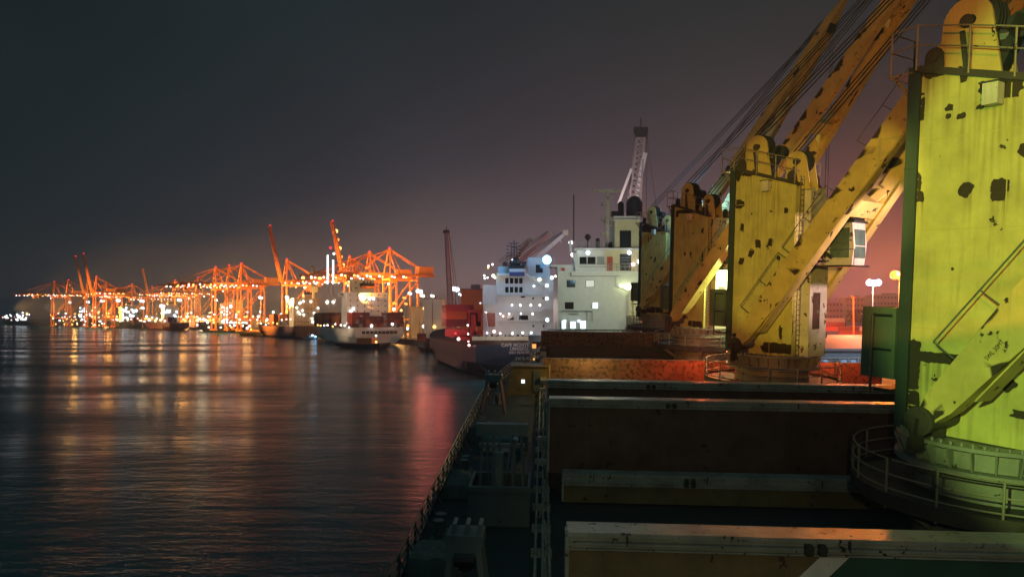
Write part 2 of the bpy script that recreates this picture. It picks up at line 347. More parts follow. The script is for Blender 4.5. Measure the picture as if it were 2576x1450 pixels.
    for i in range(56):
        a = 2*PI*i/56; d = Vector((math.cos(a), math.sin(a), 0)); p.cyl(d*2.8+Vector((0,0,-.86)), d*2.8+Vector((0,0,-.76)), .05, 6)
        if i % 2 == 0: p.beam(d*2.62+Vector((0,0,-1.62)), d*2.9+Vector((0,0,-.98)), .05, .3)
    p.build('slewing_ring', M_['ringsteel'], root, smooth=False)
    p = MB(); p.cyl((0,0,-5.6),(0,0,-1.78),2.35,48); p.ring((0,0,0),2.3,2.5,-2.9,-2.75,48)
    for i in range(10):
        a = 2*PI*i/10; d = Vector((math.cos(a), math.sin(a), 0)); p.beam(d*2.3+Vector((0,0,-3.9)), d*4.15+Vector((0,0,-2.75)), .12, .2)
    p.build('pedestal', M_['ringsteel'], root)
    p = MB(); p.ring((0,0,0), 2.36, 4.3, -2.74, -2.66, 64); p.ring((0,0,0),4.26,4.34,-2.95,-2.5,64); p.build('walkway', M_['rusty'], root)
    p = MB()
    for h in (-1.42, -1.9, -2.35): p.tube([(4.28*math.cos(2*PI*i/64), 4.28*math.sin(2*PI*i/64), h) for i in range(64)], .03, 5, True)
    for i in range(16):
        a = 2*PI*i/16+.1; d = Vector((math.cos(a), math.sin(a), 0))*4.3; p.cyl(d+Vector((0,0,-3.0)), d+Vector((0,0,-1.4)), .04, 6)
    p.build('walkway_railing', M_['rail'], root)
    # jib: two box legs hinged low on either side of the tower
    for s in (-1, 1):
        lg = bmesh.new(); lay = lg.verts.layers.float.new('rust')
        n = 150; prof = []
        for i in range(n+1):
            t = CRANE_L*i/n; c_ = jib_point(t, s*jib_y(t)); up = Vector((-math.sin(ELEV), 0, math.cos(ELEV)))
            hw = .38*(1-.35*t/CRANE_L); hh = (.42+.28*min(1, t/5)) * (1-.45*max(0, (t-18)/(CRANE_L-18)))
            if t < .8: hh *= .6+.4*t/.8
            ring_ = []
            for k_ in range(20):
                q = k_/5; e = int(q); fr = q-e
                cs = [(-1,-1),(1,-1),(1,1),(-1,1),(-1,-1)]; a0, a1 = cs[e], cs[e+1]; a_ = a0[0]+(a1[0]-a0[0])*fr; b_ = a0[1]+(a1[1]-a0[1])*fr
                v = lg.verts.new(c_ + Vector((0, a_*hw, 0)) + up*b_*hh)
                nn = noise.fractal(Vector((t*.9, k_*.28+s*4, seed*5.0)), 1.0, 2.0, 4); edge = max(abs(a_), abs(b_))*min(1, abs(a_)+.0)*min(1,abs(b_))
                v[lay] = max(0, min(1, .12+nn*.62+edge*.22)); ring_.append(v)
            prof.append(ring_)
        for i in range(n):
            for k_ in range(20): lg.faces.new((prof[i][k_], prof[i][(k_+1) % 20], prof[i+1][(k_+1) % 20], prof[i+1][k_]))
        lg.faces.new(prof[0]); lg.faces.new(prof[-1][::-1]); bmesh.ops.recalc_face_normals(lg, faces=lg.faces)
        me = bpy.data.meshes.new('jib_leg'); lg.to_mesh(me); lg.free(); me.materials.append(M_['jib']); o = bpy.data.objects.new('jib_leg', me); C.objects.link(o); o.parent = root
        up = Vector((-math.sin(ELEV), 0, math.cos(ELEV))); dd = Vector((math.cos(ELEV), 0, math.sin(ELEV)))
        # lit lower flange
        h = MB(); h.beam(jib_point(1.6, s*jib_y(1.6)+s*.0)-up*.74, jib_point(CRANE_L-1, s*jib_y(CRANE_L-1))-up*.46, .98, .05, up=tuple(up), w2=.62); h.build('flange', M_['jib'], o)
        h = MB(); p0 = Vector((-.73, s*2.8, -.22)); h.cyl(p0+Vector((0,-s*1.4,0)), p0+Vector((0,s*.62,0)), .34, 20); h.cyl(p0+Vector((0,s*.45,0)), p0+Vector((0,s*.6,0)), .46, 20)
        h.beam(p0+Vector((-.1,-s*.55,-1.0)), p0+Vector((0,-s*.55,.1)), .2, .9); h.beam(p0+Vector((-.1,s*.5,-1.0)), p0+Vector((0,s*.5,.1)), .1, .7); h.build('hinge', M_['rusty'], o)
        for (t0, t1) in ((2.0, 6.2), (6.6, 11), (14, 18.5)):
            h = MB(); a = jib_point(t0, s*jib_y(t0)); b_ = jib_point(t1, s*jib_y(t1)); h.tube([a+up*.7, a+up*1.5, b_+up*1.5, b_+up*.7], .028); m_ = (a+b_)/2; h.tube([m_+up*.7, m_+up*1.5], .025)
            h.build('jib_railing', M_['raildark'], o)
        if s == -1 and textit:
            Mt = Matrix((( dd.x, up.x, 0, 0), (0, 0, -1, 0), (dd.z, up.z, 0, 0), (0,0,0,1))); q = jib_point(2.75, -jib_y(2.75)); q.y = -jib_y(2.75)-.40; Mt.translation = q-up*.18
            text_mesh('SWL 30MT', .19, M_['black'], 'lettering', o, Mt, .004, .85)
    up = Vector((-math.sin(ELEV), 0, math.cos(ELEV)))
    for t0, th in ((10.7, 1.1), (22, 1.0), (32, .6)):
        h = MB(); y1 = jib_y(t0)-.3; a = jib_point(t0, 0)
        h.beam(a+Vector((0,-y1,0)), a+Vector((0,y1,0)), th, th*.9, up=tuple(up))
        for s in (-1, 1):
            for q in (-1, 1):
                b0 = jib_point(t0+q*1.3, s*(jib_y(t0)-.25)); b1 = a+Vector((0,s*(y1-.95),0)); h.beam(b0, b1, .5, .18, up=(0,1,0))
        h.build('jib_crossbeam', M_['jib'], root)
    h = MB(); a = jib_point(CRANE_L-.5, 0); b_ = jib_point(CRANE_L+2.2, 0); h.beam(a, b_, 1.3, .8, up=tuple(up), w2=.5, h2=.4); h.box(-.5,.5,-.6,.6,-.08,.08,0,T(*b_)); h.build('jib_head', M_['jib'], root)
    h = MB(); hd = jib_point(CRANE_L-1.0, 0)-up*.1
    for i in range(5): h.cyl(hd+Vector((.0,-.55+i*.25,0)), hd+Vector((0,-.45+i*.25,0)), .62, 20)
    h.build('head_sheave', M_['dark'], root)
    # ropes from tower head to jib head
    h = MB()
    for bx, hh, rr in ((-1.05, 2.5, .78), (1.8, 2.0, .66)):
        for yy in (-.78, -.38, .1):
            st = Vector((bx-.3, yy, ztop(bx)+hh)); en = jib_point(CRANE_L-1.5+bx*.4, yy*.6)+up*.8
            h.cyl(st, en, .042, 6)
    h.build('luffing_rope', M_['rope'], root)
    h = MB()
    for yy in (-.25,.25): h.cyl(hd+Vector((.4,yy,0)), hd+Vector((.4,yy,-33)), .03, 6)
    h.build('hoist_rope', M_['rope'], root)
    return root
M_['cream'] = paint('cream_ship_paint', (.62,.56,.36), .5, .15, .1, .6, .35)
M_['grey_blind'] = paint('grey_fitting_paint', (.28,.29,.28), .5, .2, .05, 1, .3)
M_['pinkjib'] = paint('pink_lit_paint', (.62,.34,.30), .5, .15, .1, 1, .3)  # pink cast of the light put into the jib colour
M_['redgear'] = paint('red_deck_gear_paint', (.34,.05,.045), .5, .3, .2, 1, .3)
M_['bluegrey'] = paint('blue_grey_paint', (.30,.36,.40), .5, .15, .05, 1, .3)
M_['lettering'] = paint('white_lettering_paint', (.6,.55,.55), .5, .25, .1, 2, .2, bump=0)
E_['boxorange'] = emit('orange_lit_box', (1,.35,.08), 1.6)
M_['cabglass'] = paint('cab_glass', (.10,.16,.13), .12, .5, 0, .5, .5, bump=0)
M_['ringsteel'] = paint('slewing_ring_steel', (.24,.24,.20), .5, .35, .22, 1.2, .5, bump=.3)
M_['cab_box'] = paint('cabinet_paint', (.11,.16,.11), .5, .2, .3, .9, .3)
# ---------------------------------------------------------------- our own ship
ship = empty('bulk_carrier', S, 'dark bulk carrier in the foreground whose deck we look along', 'ship')
rail_pts = [(-4.3,4),(-4.3,20),(-4.4,35),(-4.4,50),(-4.1,58),(-3.5,64),(-2.6,72),(.5,84),(5,96),(10.5,108),(15.4,116)]
XC = 15.4
def mirror(p): return (2*XC-p[0], p[1])
DZ = -9.5
outline = [(-4.3,-30)]+rail_pts+[mirror(p) for p in rail_pts[::-1][1:]]+[(35.1,-30)]
k = MB(); n = len(outline); hb = [(XC+(x-XC)*.93, y-(3 if y > 90 else 0)) for x, y in outline]
vs = [(x,y,DZ) for x,y in outline]+[(x,y,DZ-13) for x,y in hb]
k.add(vs, [tuple(range(n))[::-1], tuple(range(n,2*n))]+[(i,(i+1)%n,n+(i+1)%n,n+i) for i in range(n)])
k.build('hull', M_['hull'], ship)
k = MB(); k.add([(x,y,DZ+.02) for x,y in outline], [tuple(range(n))]); k.build('deck', M_['deck'], ship)
k = MB()
def along(pts, step):
    out = []; carry = 0
    for a, b in zip(pts, pts[1:]):
        a, b = Vector(a), Vector(b); L = (b-a).length; s = carry
        while s < L: out.append(a+(b-a)*s/L); s += step
        carry = s-L
    return out
for p in along([Vector((x+.12,y,0)) for x,y in rail_pts], 1.45):
    k.beam((p.x,p.y,DZ),(p.x,p.y,DZ+1.12),.09,.05); k.beam((p.x+.5,p.y,DZ),(p.x+.03,p.y,DZ+.9),.05,.05)
for h in (.3,.58,.84,1.1): k.tube([(x+.12,y,DZ+h) for x,y in rail_pts], .03, 5)
k.tube([(x+.02,y,DZ+.12) for x,y in rail_pts], .08, 5)
k.build('railing', M_['rail2'] if 'rail2' in M_ else M_['raildark'], ship)
for y0, y1 in ((3,15),(31.6,44),(57.5,69),(83,95)):
    k = MB(); k.box(.7,30,y0,y1,DZ,DZ+1.25)
    y = y0+.6
    while y < y1: k.box(.35,.7,y-.04,y+.04,DZ,DZ+1.2); y += 1.6
    k.build('hatch_coaming', M_['dark'], ship)
k = MB()
for x in (-.15,.1,.3): k.tube([(x,3,DZ+.35+x*.3),(x,96,DZ+.35+x*.3)], .055, 6)
y = 5
while y < 95: k.box(-.3,.4,y-.06,y+.06,DZ,DZ+.3); y += 2.4
k.build('deck_pipe', M_['galv'], ship)
# fittings between the hatch side and the walkway
random.seed(3)
for y in [13+i*1.9 for i in range(38)]:
    k = MB(); h = random.uniform(.5,1.5); k.cyl((.15+random.uniform(-.2,.2),y,DZ),(.15,y,DZ+h),.05,6)
    if random.random() < .5: k.box(-.15,.35,y-.12,y+.12,DZ+h-.12,DZ+h+.12)
    k.build('vent_post', M_['galv'], ship)
# bridge house behind the viewpoint, its roof edge and rails shade the lower part of the first crane
k = MB(); k.box(-4.2,31,-12,-2.4,DZ,3.45); k.box(-5.3,31.3,-12.3,-2.0,3.45,3.6); hs = k.build('bridge_house', M_['white'], ship)
k = MB()
for i in range(24): k.box(-5.8+i*1.5,-4.6+i*1.5,-2.41,-2.37,.2,1.5)
k.build('window', M_['glass'], hs)
k = MB()
for h in (.45,.95,1.35): k.tube([(-7,-2.1,3.6+h),(31.2,-2.1,3.6+h)],.022,5)
for i in range(17): k.cyl((-7+i*2.38,-2.1,3.6),(-7+i*2.38,-2.1,4.95),.03,5)
k.build('roof_railing', M_['rail'], hs)

# hatch covers standing open
def cover(name_label, x0, x1, y, ztop_, zbot, matmain, trim=True, marks=False, th=.55, grp='open hatch covers standing across the deck', dz=0):
    r = empty('hatch_cover', S @ T(x0, y, zbot), name_label, 'hatch cover', grp)
    L = x1-x0; H = ztop_-zbot; b = MB()
    if marks:
        b.box(0,L,.02,th,0,H-.34)
        zz = H-.34
        # painted face: ochre red, diagonal white stripe, green
        xa, xb, sl = 5.35, 5.95, .95
        f = lambda pts, mi: b.add([(px,0,pz) for px,pz in pts], [tuple(range(len(pts)))], mi)
        f([(0,0),(xa-sl*zz,0),(xa,zz),(0,zz)],0); f([(xa-sl*zz,0),(xb-sl*zz,0),(xb,zz),(xa,zz)],1); f([(xb-sl*zz,0),(L,0),(L,zz),(xb,zz)],2)
        b.box(0,L,.0,.02,-.05,0); o = b.build('panel', [matmain, M_['white_stripe'], M_['green']], r)
    else:
        b.box(0,L,0,th,0,H-.34); o = b.build('panel', matmain, r)
        i = 1.6
        while i < L-1: b = MB(); b.box(i,i+.05,-.03,0,.1,H-.6); b.build('stiffener', matmain, o); i += 4.2
    if trim:
        g = .34 if zbot > -9.2 or marks else .46
        t = MB(); t.box(-.04,L,-.10,th+.05,H-.1,H); t.box(.02,L,-.02,.1,H-g*.62,H-.1); t.box(-.04,L,-.16,.1,H-g*.72,H-g*.58); t.box(.02,L,-.05,.1,H-g,H-g*.72); t.box(-.02,L,-.13,.08,H-g*1.02-.02,H-g*.98)
        t.box(-.08,.0,-.1,th,0.05,H-.1)
        t.build('top_trim', M_['galv'], r)
        cl = []
        for d in (0,.28): t = MB(); t.box(4.9+d,5.05+d,-.24,-.08,H-g*.95,H-.12); t.box(4.87+d,5.08+d,-.2,-.17,H-g*.75,H-g*.55); t.build('cleat', M_['dark'], r)
        i = 1.2; t = o
        while i < L-.5: t = MB(); t.box(i,i+.03,-.19,-.1,H-g*.7,H-.02); t.build('stiffener', M_['dark'], r); i += 4.6
    return r
cover('nearest upright hatch cover, ochre with a white diagonal stripe and a green corner', .62, 24, 15.5, -5.48, -9.0, M_['olive'], marks=True)
cover('low olive coaming with a worn pale rim at the foot of the tall brown cover', .95, 29, 30.1, -8.22, -9.44, M_['olive'])
cover('tall dark brown hatch cover behind the nearest crane pedestal', .35, 26, 31.4, -5.35, -8.6, M_['hatch'], trim=True)
cover('dark hatch cover edge just beyond the tall brown cover', .3, 24, 37.0, -5.4, -8.5, M_['hatch'])
cover('rusted hatch cover lit red and yellow behind the second crane', .1, 26, 57.5, -6.35, -8.6, M_['hatch_rust'], trim=False)
cover('small dark hatch cover farthest forward behind the third crane', -.2, 26, 83.5, -6.3, -8.9, M_['hatch_rust'], trim=False)
k = MB(); k.box(.2,26,41,44,-7.6,-7.4)
for i in range(12): k.box(.2+i*2.2,.3+i*2.2,41,44,-7.4,-7.2)
tag(k.build('hatch_platform', M_['dark'], None, S), 'dark low platform lying between the upright hatch covers', 'platform')

# cranes
CR = [(15.1,25.0,-4.35),(15.35,50.0,-4.3),(15.6,75.0,-4.4),(15.65,100.0,-4.5)]
CL = ['nearest deck crane, bright yellow-green, cut by the right edge of the photo', 'second deck crane with a long yellow jib and a glass operator cab', 'third deck crane with an orange jib and lime lit ladder side', 'farthest deck crane, smallest and darkest, beside the white superstructure']
SLEW = [58.2, 49.5, 58.6, 53.6]; EL = [53.3, 55.05, 51.2, 52.9]
cranes = []
for i in range(4):
    cranes.append(make_crane(S @ T(*CR[i]) @ RZ(U_A-R(SLEW[i])), CL[i], [PATCH1,PATCH2,PATCH3,PATCH4][i], i, textit=(i==0), elev=EL[i]))
# hook block hanging from the farthest crane
for i in (3,):
    Mh = S @ T(*CR[i]) @ RZ(U_A-R(SLEW[i])); hd = jib_point(CRANE_L-1.0,0)+Vector((.4,0,-33))
    r = empty('hook_block', Mh @ T(*hd), 'black hook block hanging on two wires between the jibs of the second crane', 'crane hook')
    b = MB(); b.cyl((0,-.5,0),(0,.5,0),.5,16); b.beam((0,0,-.1),(0,0,-.9),.5,.5); b.build('block', M_['dark'], r)
    b = MB(); b.tube([(0,0,-.9),(0,0,-1.5),(.25,0,-1.9),(.2,0,-2.2),(-.1,0,-2.35),(-.4,0,-2.1)],.12,7); b.build('hook', M_['dark'], r)
    b = MB(); 
    for z in range(6): b.sphere((0,0,.8+z*.7),.22,8,5,1.6)
    b.build('chain', M_['dark'], r)

# things on the port deck
def grab(x, y, w, h, hb, label):
    r = empty('grab_bucket', S @ T(x,y,DZ), label, 'grab bucket', 'grab buckets stored along the port deck')
    b = MB()
    if hb > 0:
        b.prism([(-.9,0.02),(.9,.02),(1.1,hb),(-1.1,hb)],0,-w/2,w/2); b.box(-w/2-.04,w/2+.04,-1.15,-1.08,hb*.8,hb); o = b.build('shell', M_['grabshell'], r)
        b = MB(); b.box(-w/2,w/2,-1.16,-1.1,0,.12); b.build('lip', M_['galv'], o)
    b = MB()
    for sx in (-1,1):
        for sy in (-1,1): b.beam((sx*w*.34, sy*.7, max(hb,.02)), (sx*w*.16, sy*.3, h), .14, .14)
    b.build('arm', M_['grabsteel'], r)
    b = MB(); b.box(-w*.24,w*.24,-.4,.4,h-.28,h); b.box(-w*.2,w*.2,-.42,-.38,h-.5,h-.28)
    for s in (-1,0,1): b.beam((s*w*.17,0,h),(s*w*.17+.05,0,h+.25),.1,.5)
    b.build('head', M_['grabsteel'], r)
    b = MB(); b.cyl((0,-.2,h-.9),(0,-.2,h-.3),.18,12); b.cyl((-.25,-.3,h-.6),(.25,-.3,h-.6),.22,12); b.build('sheave', M_['dark'], r)
    return r
M_['grabsteel'] = paint('grab_grey_paint', (.19,.22,.20), .5, .3, .25, 2, .5)
M_['grabshell'] = paint('grab_dark_paint', (.09,.12,.115), .5, .3, .25, 2, .5)
grab(-1.85,18.2,1.9,3.0,0,'pale grey A-shaped grab bucket head nearest at the bottom edge')
grab(-3.25,49.5,2.4,2.6,0,'black A-shaped grab bucket head against the red water reflection')
g = empty('hydraulic_grab', S @ T(-1.55,28.5,DZ), 'tall framed hydraulic grab with shiny rods standing behind a dark steel bin', 'grab bucket')
b = MB(); b.box(-1.15,1.15,-1.4,-1.25,0,1.5); b.box(-1.15,1.15,.6,.75,0,1.5); b.box(-1.15,-1.05,-1.25,.6,0,1.5); b.box(1.05,1.15,-1.25,.6,0,1.5); b.box(-1.25,1.25,-1.46,-1.4,1.32,1.48); b.build('bin', M_['grabshell'], g)
b = MB()
for x in (-.85,-.35,.45,.85): b.beam((x,.3,1.0),(x*.9,.3,3.3),.1,.1)
b.box(-1,1,.1,.5,3.1,3.55); b.box(-.9,.9,.15,.45,2.6,2.75); b.build('frame', M_['grabsteel'], g)
b = MB(); 
for x0,x1,z0 in ((.15,.42,1.25),(.55,.5,1.1),(.95,.72,1.35),(-.5,-.55,1.4),(-.05,-.1,2.0)): b.cyl((x0,0,z0),(x1,0,3.15),.045,8)
b.sphere((.55,0,3.0),.13,8,6); b.build('ram', M_['steel'], g)
b = MB(); b.cyl((-.1,-.1,1.2),(-.1,-.1,2.5),.2,12); b.build('cylinder', M_['grabsteel'], g)
for i,(x,y) in enumerate(((-3.6,26),(-3.6,34.5),(-3.6,44),(-3.2,53))):
    bb = empty('bollard', S @ T(x,y,DZ), 'twin mooring bollard on the dark port deck beside the railing', 'bollard', 'mooring bollards on the port deck')
    for dy in (-.35,.35):
        b = MB(); b.cyl((0,dy,0),(0,dy,.62),.16,12); b.cyl((0,dy,.62),(0,dy,.7),.2,12); b.build('post', M_['grabshell'], bb)
    b = MB(); b.box(-.3,.3,-.7,.7,0,.06); b.build('base', M_['grabshell'], bb)
wn = empty('mooring_winch', S @ T(-2.2,38.5,DZ), 'dark drum winch on the port deck halfway to the lit deckhouse', 'winch')
b = MB(); b.cyl((-.9,0,.7),(.9,0,.7),.32,16); b.cyl((-.95,0,.7),(-.85,0,.7),.6,18); b.cyl((.85,0,.7),(.95,0,.7),.6,18); b.build('drum', M_['grabsteel'], wn)
b = MB(); b.box(-1.2,1.2,-.5,.5,0,.15); b.box(1.0,1.5,-.3,.3,.15,.95); b.box(-1.2,-1.0,-.2,.2,.15,.9); b.build('bed', M_['grabshell'], wn)
def tarp(x,y,w,h,label,seed,pyr=True):
    bm = bmesh.new(); bmesh.ops.create_grid(bm, x_segments=16, y_segments=16, size=1)
    for v in bm.verts:
        m_ = max(abs(v.co.x),abs(v.co.y)); q = (1-m_) if pyr else math.sqrt(max(0,1-m_**3))
        nz = noise.noise(Vector((v.co.x*2.3,v.co.y*2.3,seed)))*.25*(1-m_*.6)
        z = (.45+.55*min(1,q*1.5) if m_ < .93 else 0.02)
        v.co = Vector((v.co.x*w/2*(1 if m_ < .93 else 1.05), v.co.y*w/2, max(0.01,(z+nz*(m_<.93))*h)))
    me = bpy.data.meshes.new('tarpaulin'); bm.to_mesh(me); bm.free(); me.materials.append(M_['canvas'])
    o = bpy.data.objects.new('tarpaulin_cover', me); C.objects.link(o); o.matrix_world = S @ T(x,y,DZ+.02); tag(o,label,'tarpaulin'); return o
tarp(-3.35,31.0,1.5,1.0,'pointed grey tarpaulin cover beside the railing',1)
tarp(-3.25,22.4,1.6,.9,'crumpled pale tarpaulin at the bottom edge beside the railing',2,False)
tarp(-3.2,41.5,1.7,.9,'low round tarpaulin cover halfway along the dark railing',3,False)
d = empty('deck_house', S @ T(-1.05,57.6,DZ), 'small olive deckhouse with one square lit window below the white railing', 'deckhouse')
b = MB(); b.prism([(-1.75,0),(1.45,0),(1.45,2.2),(-1.25,2.2)],1,-.8,1.4); b.box(-1.4,1.55,-.9,1.5,2.2,2.28); b.build('wall', M_['olive'], d)
b = MB(); b.box(-.55,-.3,-.83,-.8,.95,1.2); b.build('window', E_['winw'], d)
b = MB(); b.box(.35,.95,-.85,-.8,.3,1.9); b.cyl((.65,-.86,1.5),(.65,-.8,1.5),.16,12); b.build('door', M_['grabshell'], d)
b = MB(); b.cyl((1.2,-.6,1.2),(1.2,-.6,1.9),.15,10); b.cyl((1.6,-.3,0),(1.6,-.3,2.4),.06,8); b.build('vent', M_['rail'], d)
# ---------------------------------------------------------------- water and quay
def surf(name, mats, verts, faces):
    k = MB(); k.add(verts, faces); return tag(k.build(name, mats), kind='structure')
m, nt, b, out = nodes('harbour_water')
b.inputs['Base Color'].default_value = (.035,.10,.11,1); b.inputs['Roughness'].default_value = .10; b.inputs['IOR'].default_value = 1.055
np_ = tex(nt, .012, 3, .6, (.6,1.6,1)); nt.links.new(ramp(nt, np_, .4, .62, .06, .24), b.inputs['Roughness'])
n1 = tex(nt, .45, 3, .6, (.6, 1.5, 1)); n2 = tex(nt, .06, 3, .6, (.4,1.4,1)); n3 = tex(nt, 2.2, 3, .6, (.7,1.6,1))
a1 = N(nt,'ShaderNodeMath',operation='MULTIPLY_ADD'); nt.links.new(n2,a1.inputs[0]); a1.inputs[1].default_value = 3.0; nt.links.new(n1,a1.inputs[2])
a2 = N(nt,'ShaderNodeMath',operation='MULTIPLY_ADD'); nt.links.new(n3,a2.inputs[0]); a2.inputs[1].default_value = .35; nt.links.new(a1.outputs[0],a2.inputs[2])
bp = N(nt,'ShaderNodeBump'); bp.inputs['Strength'].default_value = .8; bp.inputs['Distance'].default_value = .2; nt.links.new(a2.outputs[0], bp.inputs['Height']); nt.links.new(bp.outputs[0], b.inputs['Normal'])
M_['water'] = m
surf('water', M_['water'], [(-5900,-600,0),(5900,-600,0),(5900,9400,0),(-5900,9400,0)], [(0,1,2,3)])
M_['quay'] = paint('quay_concrete', (.20,.18,.16), .8, .35, .2, .05, .3)
edge = [(44,-300),(44,120),(42,232),(-6,402),(-34,440),(-66,524),(-150,665),(-175,705),(-322,945),(-452,1085),(-600,1262),(-790,1455),(-1130,1760),(-1500,2200)]
land = edge+[(-1500,6000),(5800,6000),(5800,-300)]
k = MB(); n = len(land); k.add([(x,y,3.2) for x,y in land]+[(x,y,-4) for x,y in land], [tuple(range(n))]+[(i,n+i,n+(i+1)%n,(i+1)%n) for i in range(n)])
tag(k.build('quay', M_['quay']), kind='structure')
# yard markings and fenders give the quay wall its edge
k = MB()
for a,b_ in zip(edge[:-2], edge[1:-1]): k.beam((a[0]-.3,a[1],2.5),(b_[0]-.3,b_[1],2.5),.5,1.0)
tag(k.build('quay_fender', M_['black'], None), 'black rubber fender running along the quay edge', 'fender')

def lamp(parent, p, r, e, name='lamp', M=None):
    k = MB(); k.sphere((0,0,0), r, 8, 6); return k.build(name, e, parent, (M or I4) @ T(*p))

# ---------------------------------------------------------------- ship-to-shore cranes
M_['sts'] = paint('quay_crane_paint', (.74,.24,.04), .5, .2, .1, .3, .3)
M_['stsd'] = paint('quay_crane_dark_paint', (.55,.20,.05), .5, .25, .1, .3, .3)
LAMPM = {}
def lamp_mesh(kind, r):
    key = (kind, r)
    if key not in LAMPM:
        k = MB(); k.sphere((0,0,0), r, 8, 6); o = k.build('lamp', E_[kind]); LAMPM[key] = o.data; bpy.data.objects.remove(o)
    return LAMPM[key]
def qlamp(parent, p, r, kind, name='lamp'):
    o = bpy.data.objects.new(name, lamp_mesh(kind, r)); C.objects.link(o); o.parent = parent; o.location = p; return o
def make_sts(M, label, up_=False, H=52, apex=75, out=58, lampk='warm', nl=14, blamps=0):
    # local: +x points over the water, y along the quay, origin on the quay edge side rail
    r = empty('quay_crane', M, label, 'quay crane', 'ship to shore gantry cranes along the quay')
    for x in (-1.5, -27):
        for y in (-9, 9):
            b = MB(); b.beam((x,y,0),(x,y*.92,H),1.5,1.5,w2=1.2,h2=1.2); b.box(x-1.6,x+1.6,y-3,y+3,0,1.6); b.build('leg', M_['sts'], r)
    b = MB()
    for x in (-1.5,-27): b.beam((x,-9,14),(x,9,14),1.3,1.6); b.beam((x,-9,H-3),(x,9,H-3),1.3,1.8)
    for y in (-9,9):
        b.beam((-1.5,y,14),(-27,y,14),1.3,1.6); b.beam((-1.5,y,H-3),(-27,y,H-3),1.2,1.6); b.beam((-1.5,y,15),(-27,y,H-4),.9,.9)
    b.build('portal_beam', M_['sts'], r)
    b = MB(); 
    for y in (-3.2,3.2): b.beam((-46,y,H+1),(2,y,H+1),1.1,2.2)
    x = -46
    while x < 2: b.beam((x,-3.2,H+1),(x,3.2,H+1),.5,.6); x += 6
    b.build('girder', M_['sts'], r)
    ang = R(78) if up_ else 0.0
    def bp_(t, y, dz=0): return Vector((2+t*math.cos(ang)-dz*math.sin(ang), y, H+1+t*math.sin(ang)+dz*math.cos(ang)))
    b = MB()
    for y in (-3.2,3.2): b.beam(bp_(0,y), bp_(out,y), 1.1, 2.2, w2=.9, h2=1.4)
    t = 0
    while t <= out: b.beam(bp_(t,-3.2), bp_(t,3.2), .5, .6); t += 6
    if up_:
        t = 0
        while t < out-5: b.beam(bp_(t,-3.2,1.4), bp_(t+6,3.2,1.4), .4, .4); t += 6
    bo = b.build('boom', M_['sts'], r)
    b = MB(); ax = -4
    for y in (-7.5,7.5): b.beam((-1.5,y,H),(ax,y*.25,apex),1.1,1.1); b.beam((-14,y*.7,H),(ax,y*.25,apex),.7,.7)
    b.beam((ax,-3,apex),(ax,3,apex),1.2,1.4); b.beam((-2.6,-4.8,H+10),(-2.6,4.8,H+10),.7,.9); b.build('apex_frame', M_['sts'], r)
    for y in (-2.4,2.4):
        b = MB(); b.beam((ax,y,apex),(-42,y,H+2),.75,.75); b.build('backstay', M_['sts'], r)
        if not up_:
            b = MB(); b.beam((ax,y,apex),bp_(out*.45,y),.6,.6); b.beam((ax,y,apex),bp_(out*.9,y),.55,.55); b.build('forestay', M_['sts'], r)
    b = MB(); b.box(-44,-30,-4.5,4.5,H+2.2,H+8.5); b.box(-44.5,-29.5,-5,5,H+8.5,H+8.9); b.build('machinery_house', M_['stsd'], r)
    tx = random.uniform(4, out-14) if not up_ else -14
    b = MB(); b.box(tx,tx+6,-3.4,3.4,H-1.8,H-.3); b.box(tx+4,tx+7,-1.6,1.6,H-5,H-1.8); b.build('trolley', M_['stsd'], r)
    # lamps below boom, on the portal and the red beacon
    for i in range(nl):
        f = (i+.5)/nl; x = -24+f*(out+20) if not up_ else -44+f*44
        qlamp(r, (x, 3.6*(1 if i % 2 else -1), H-.6), .95, random.choice(['warm','warm','small','white','redwhite']))
    for y in (-9,9): qlamp(r, (-.3,y,random.choice((13,16,19))), 1.0, random.choice(['white','warm','cool']))
    qlamp(r, (-3, 0, 12.6), .9, 'warm')
    for i in range(7): qlamp(r, (random.uniform(-26,2), random.choice((-8,8,0)), random.choice((3.5,6,9,16,22,H-4.5))), random.uniform(.8,1.3), random.choice(['warm','white','warm','small','cool']))
    for i in range(blamps): qlamp(r, bp_(14+i*(out-24)/max(1,blamps-1),0,2.2), 1.5 if i % 2 else 1.9, 'sodium' if i % 2 else 'warm')
    if up_: qlamp(r, bp_(out,0,1), 1.1, 'red', 'beacon')
    qlamp(r, (ax,0,apex+1.3), 1.1, 'red', 'beacon')
    return r
# apex pixel, boom raised?, label
APEX = [(137,710,0,'leftmost quay crane, its boom reaching out over dark water'),(173,706,0,'second quay crane from the left, standing behind the leftmost'),
 (222,702,1,'quay crane with the left one of two raised booms'),(243,698,1,'quay crane with the right one of two raised booms'),
 (268,712,0,'low quay crane just right of the twin raised booms'),(333,716,0,'quay crane alone in the gap between the raised booms'),
 (383,722,1,'distant quay crane with one thin raised boom'),(441,707,0,'left one of two low quay cranes before the dense crane row'),(466,712,0,'right one of two low quay cranes before the dense crane row'),
 (500,700,0,'small quay crane partly hidden in front of the dense crane row'),(543,674,0,'left crane of the tall trio of pointed quay cranes'),(577,670,0,'middle crane of the tall trio of pointed quay cranes'),(608,665,0,'right crane of the tall trio, with white lamps at its apex'),
 (722,655,1,'quay crane whose dark raised boom stands alone against the sky'),(893,655,0,'orange quay crane just right of the glowing raised boom'),(880,648,1,'quay crane with glowing yellow lights along its raised boom'),
 (930,637,0,'second tallest orange quay crane with red light on its apex'),(980,628,0,'tallest and nearest orange quay crane, long backstays falling right')]
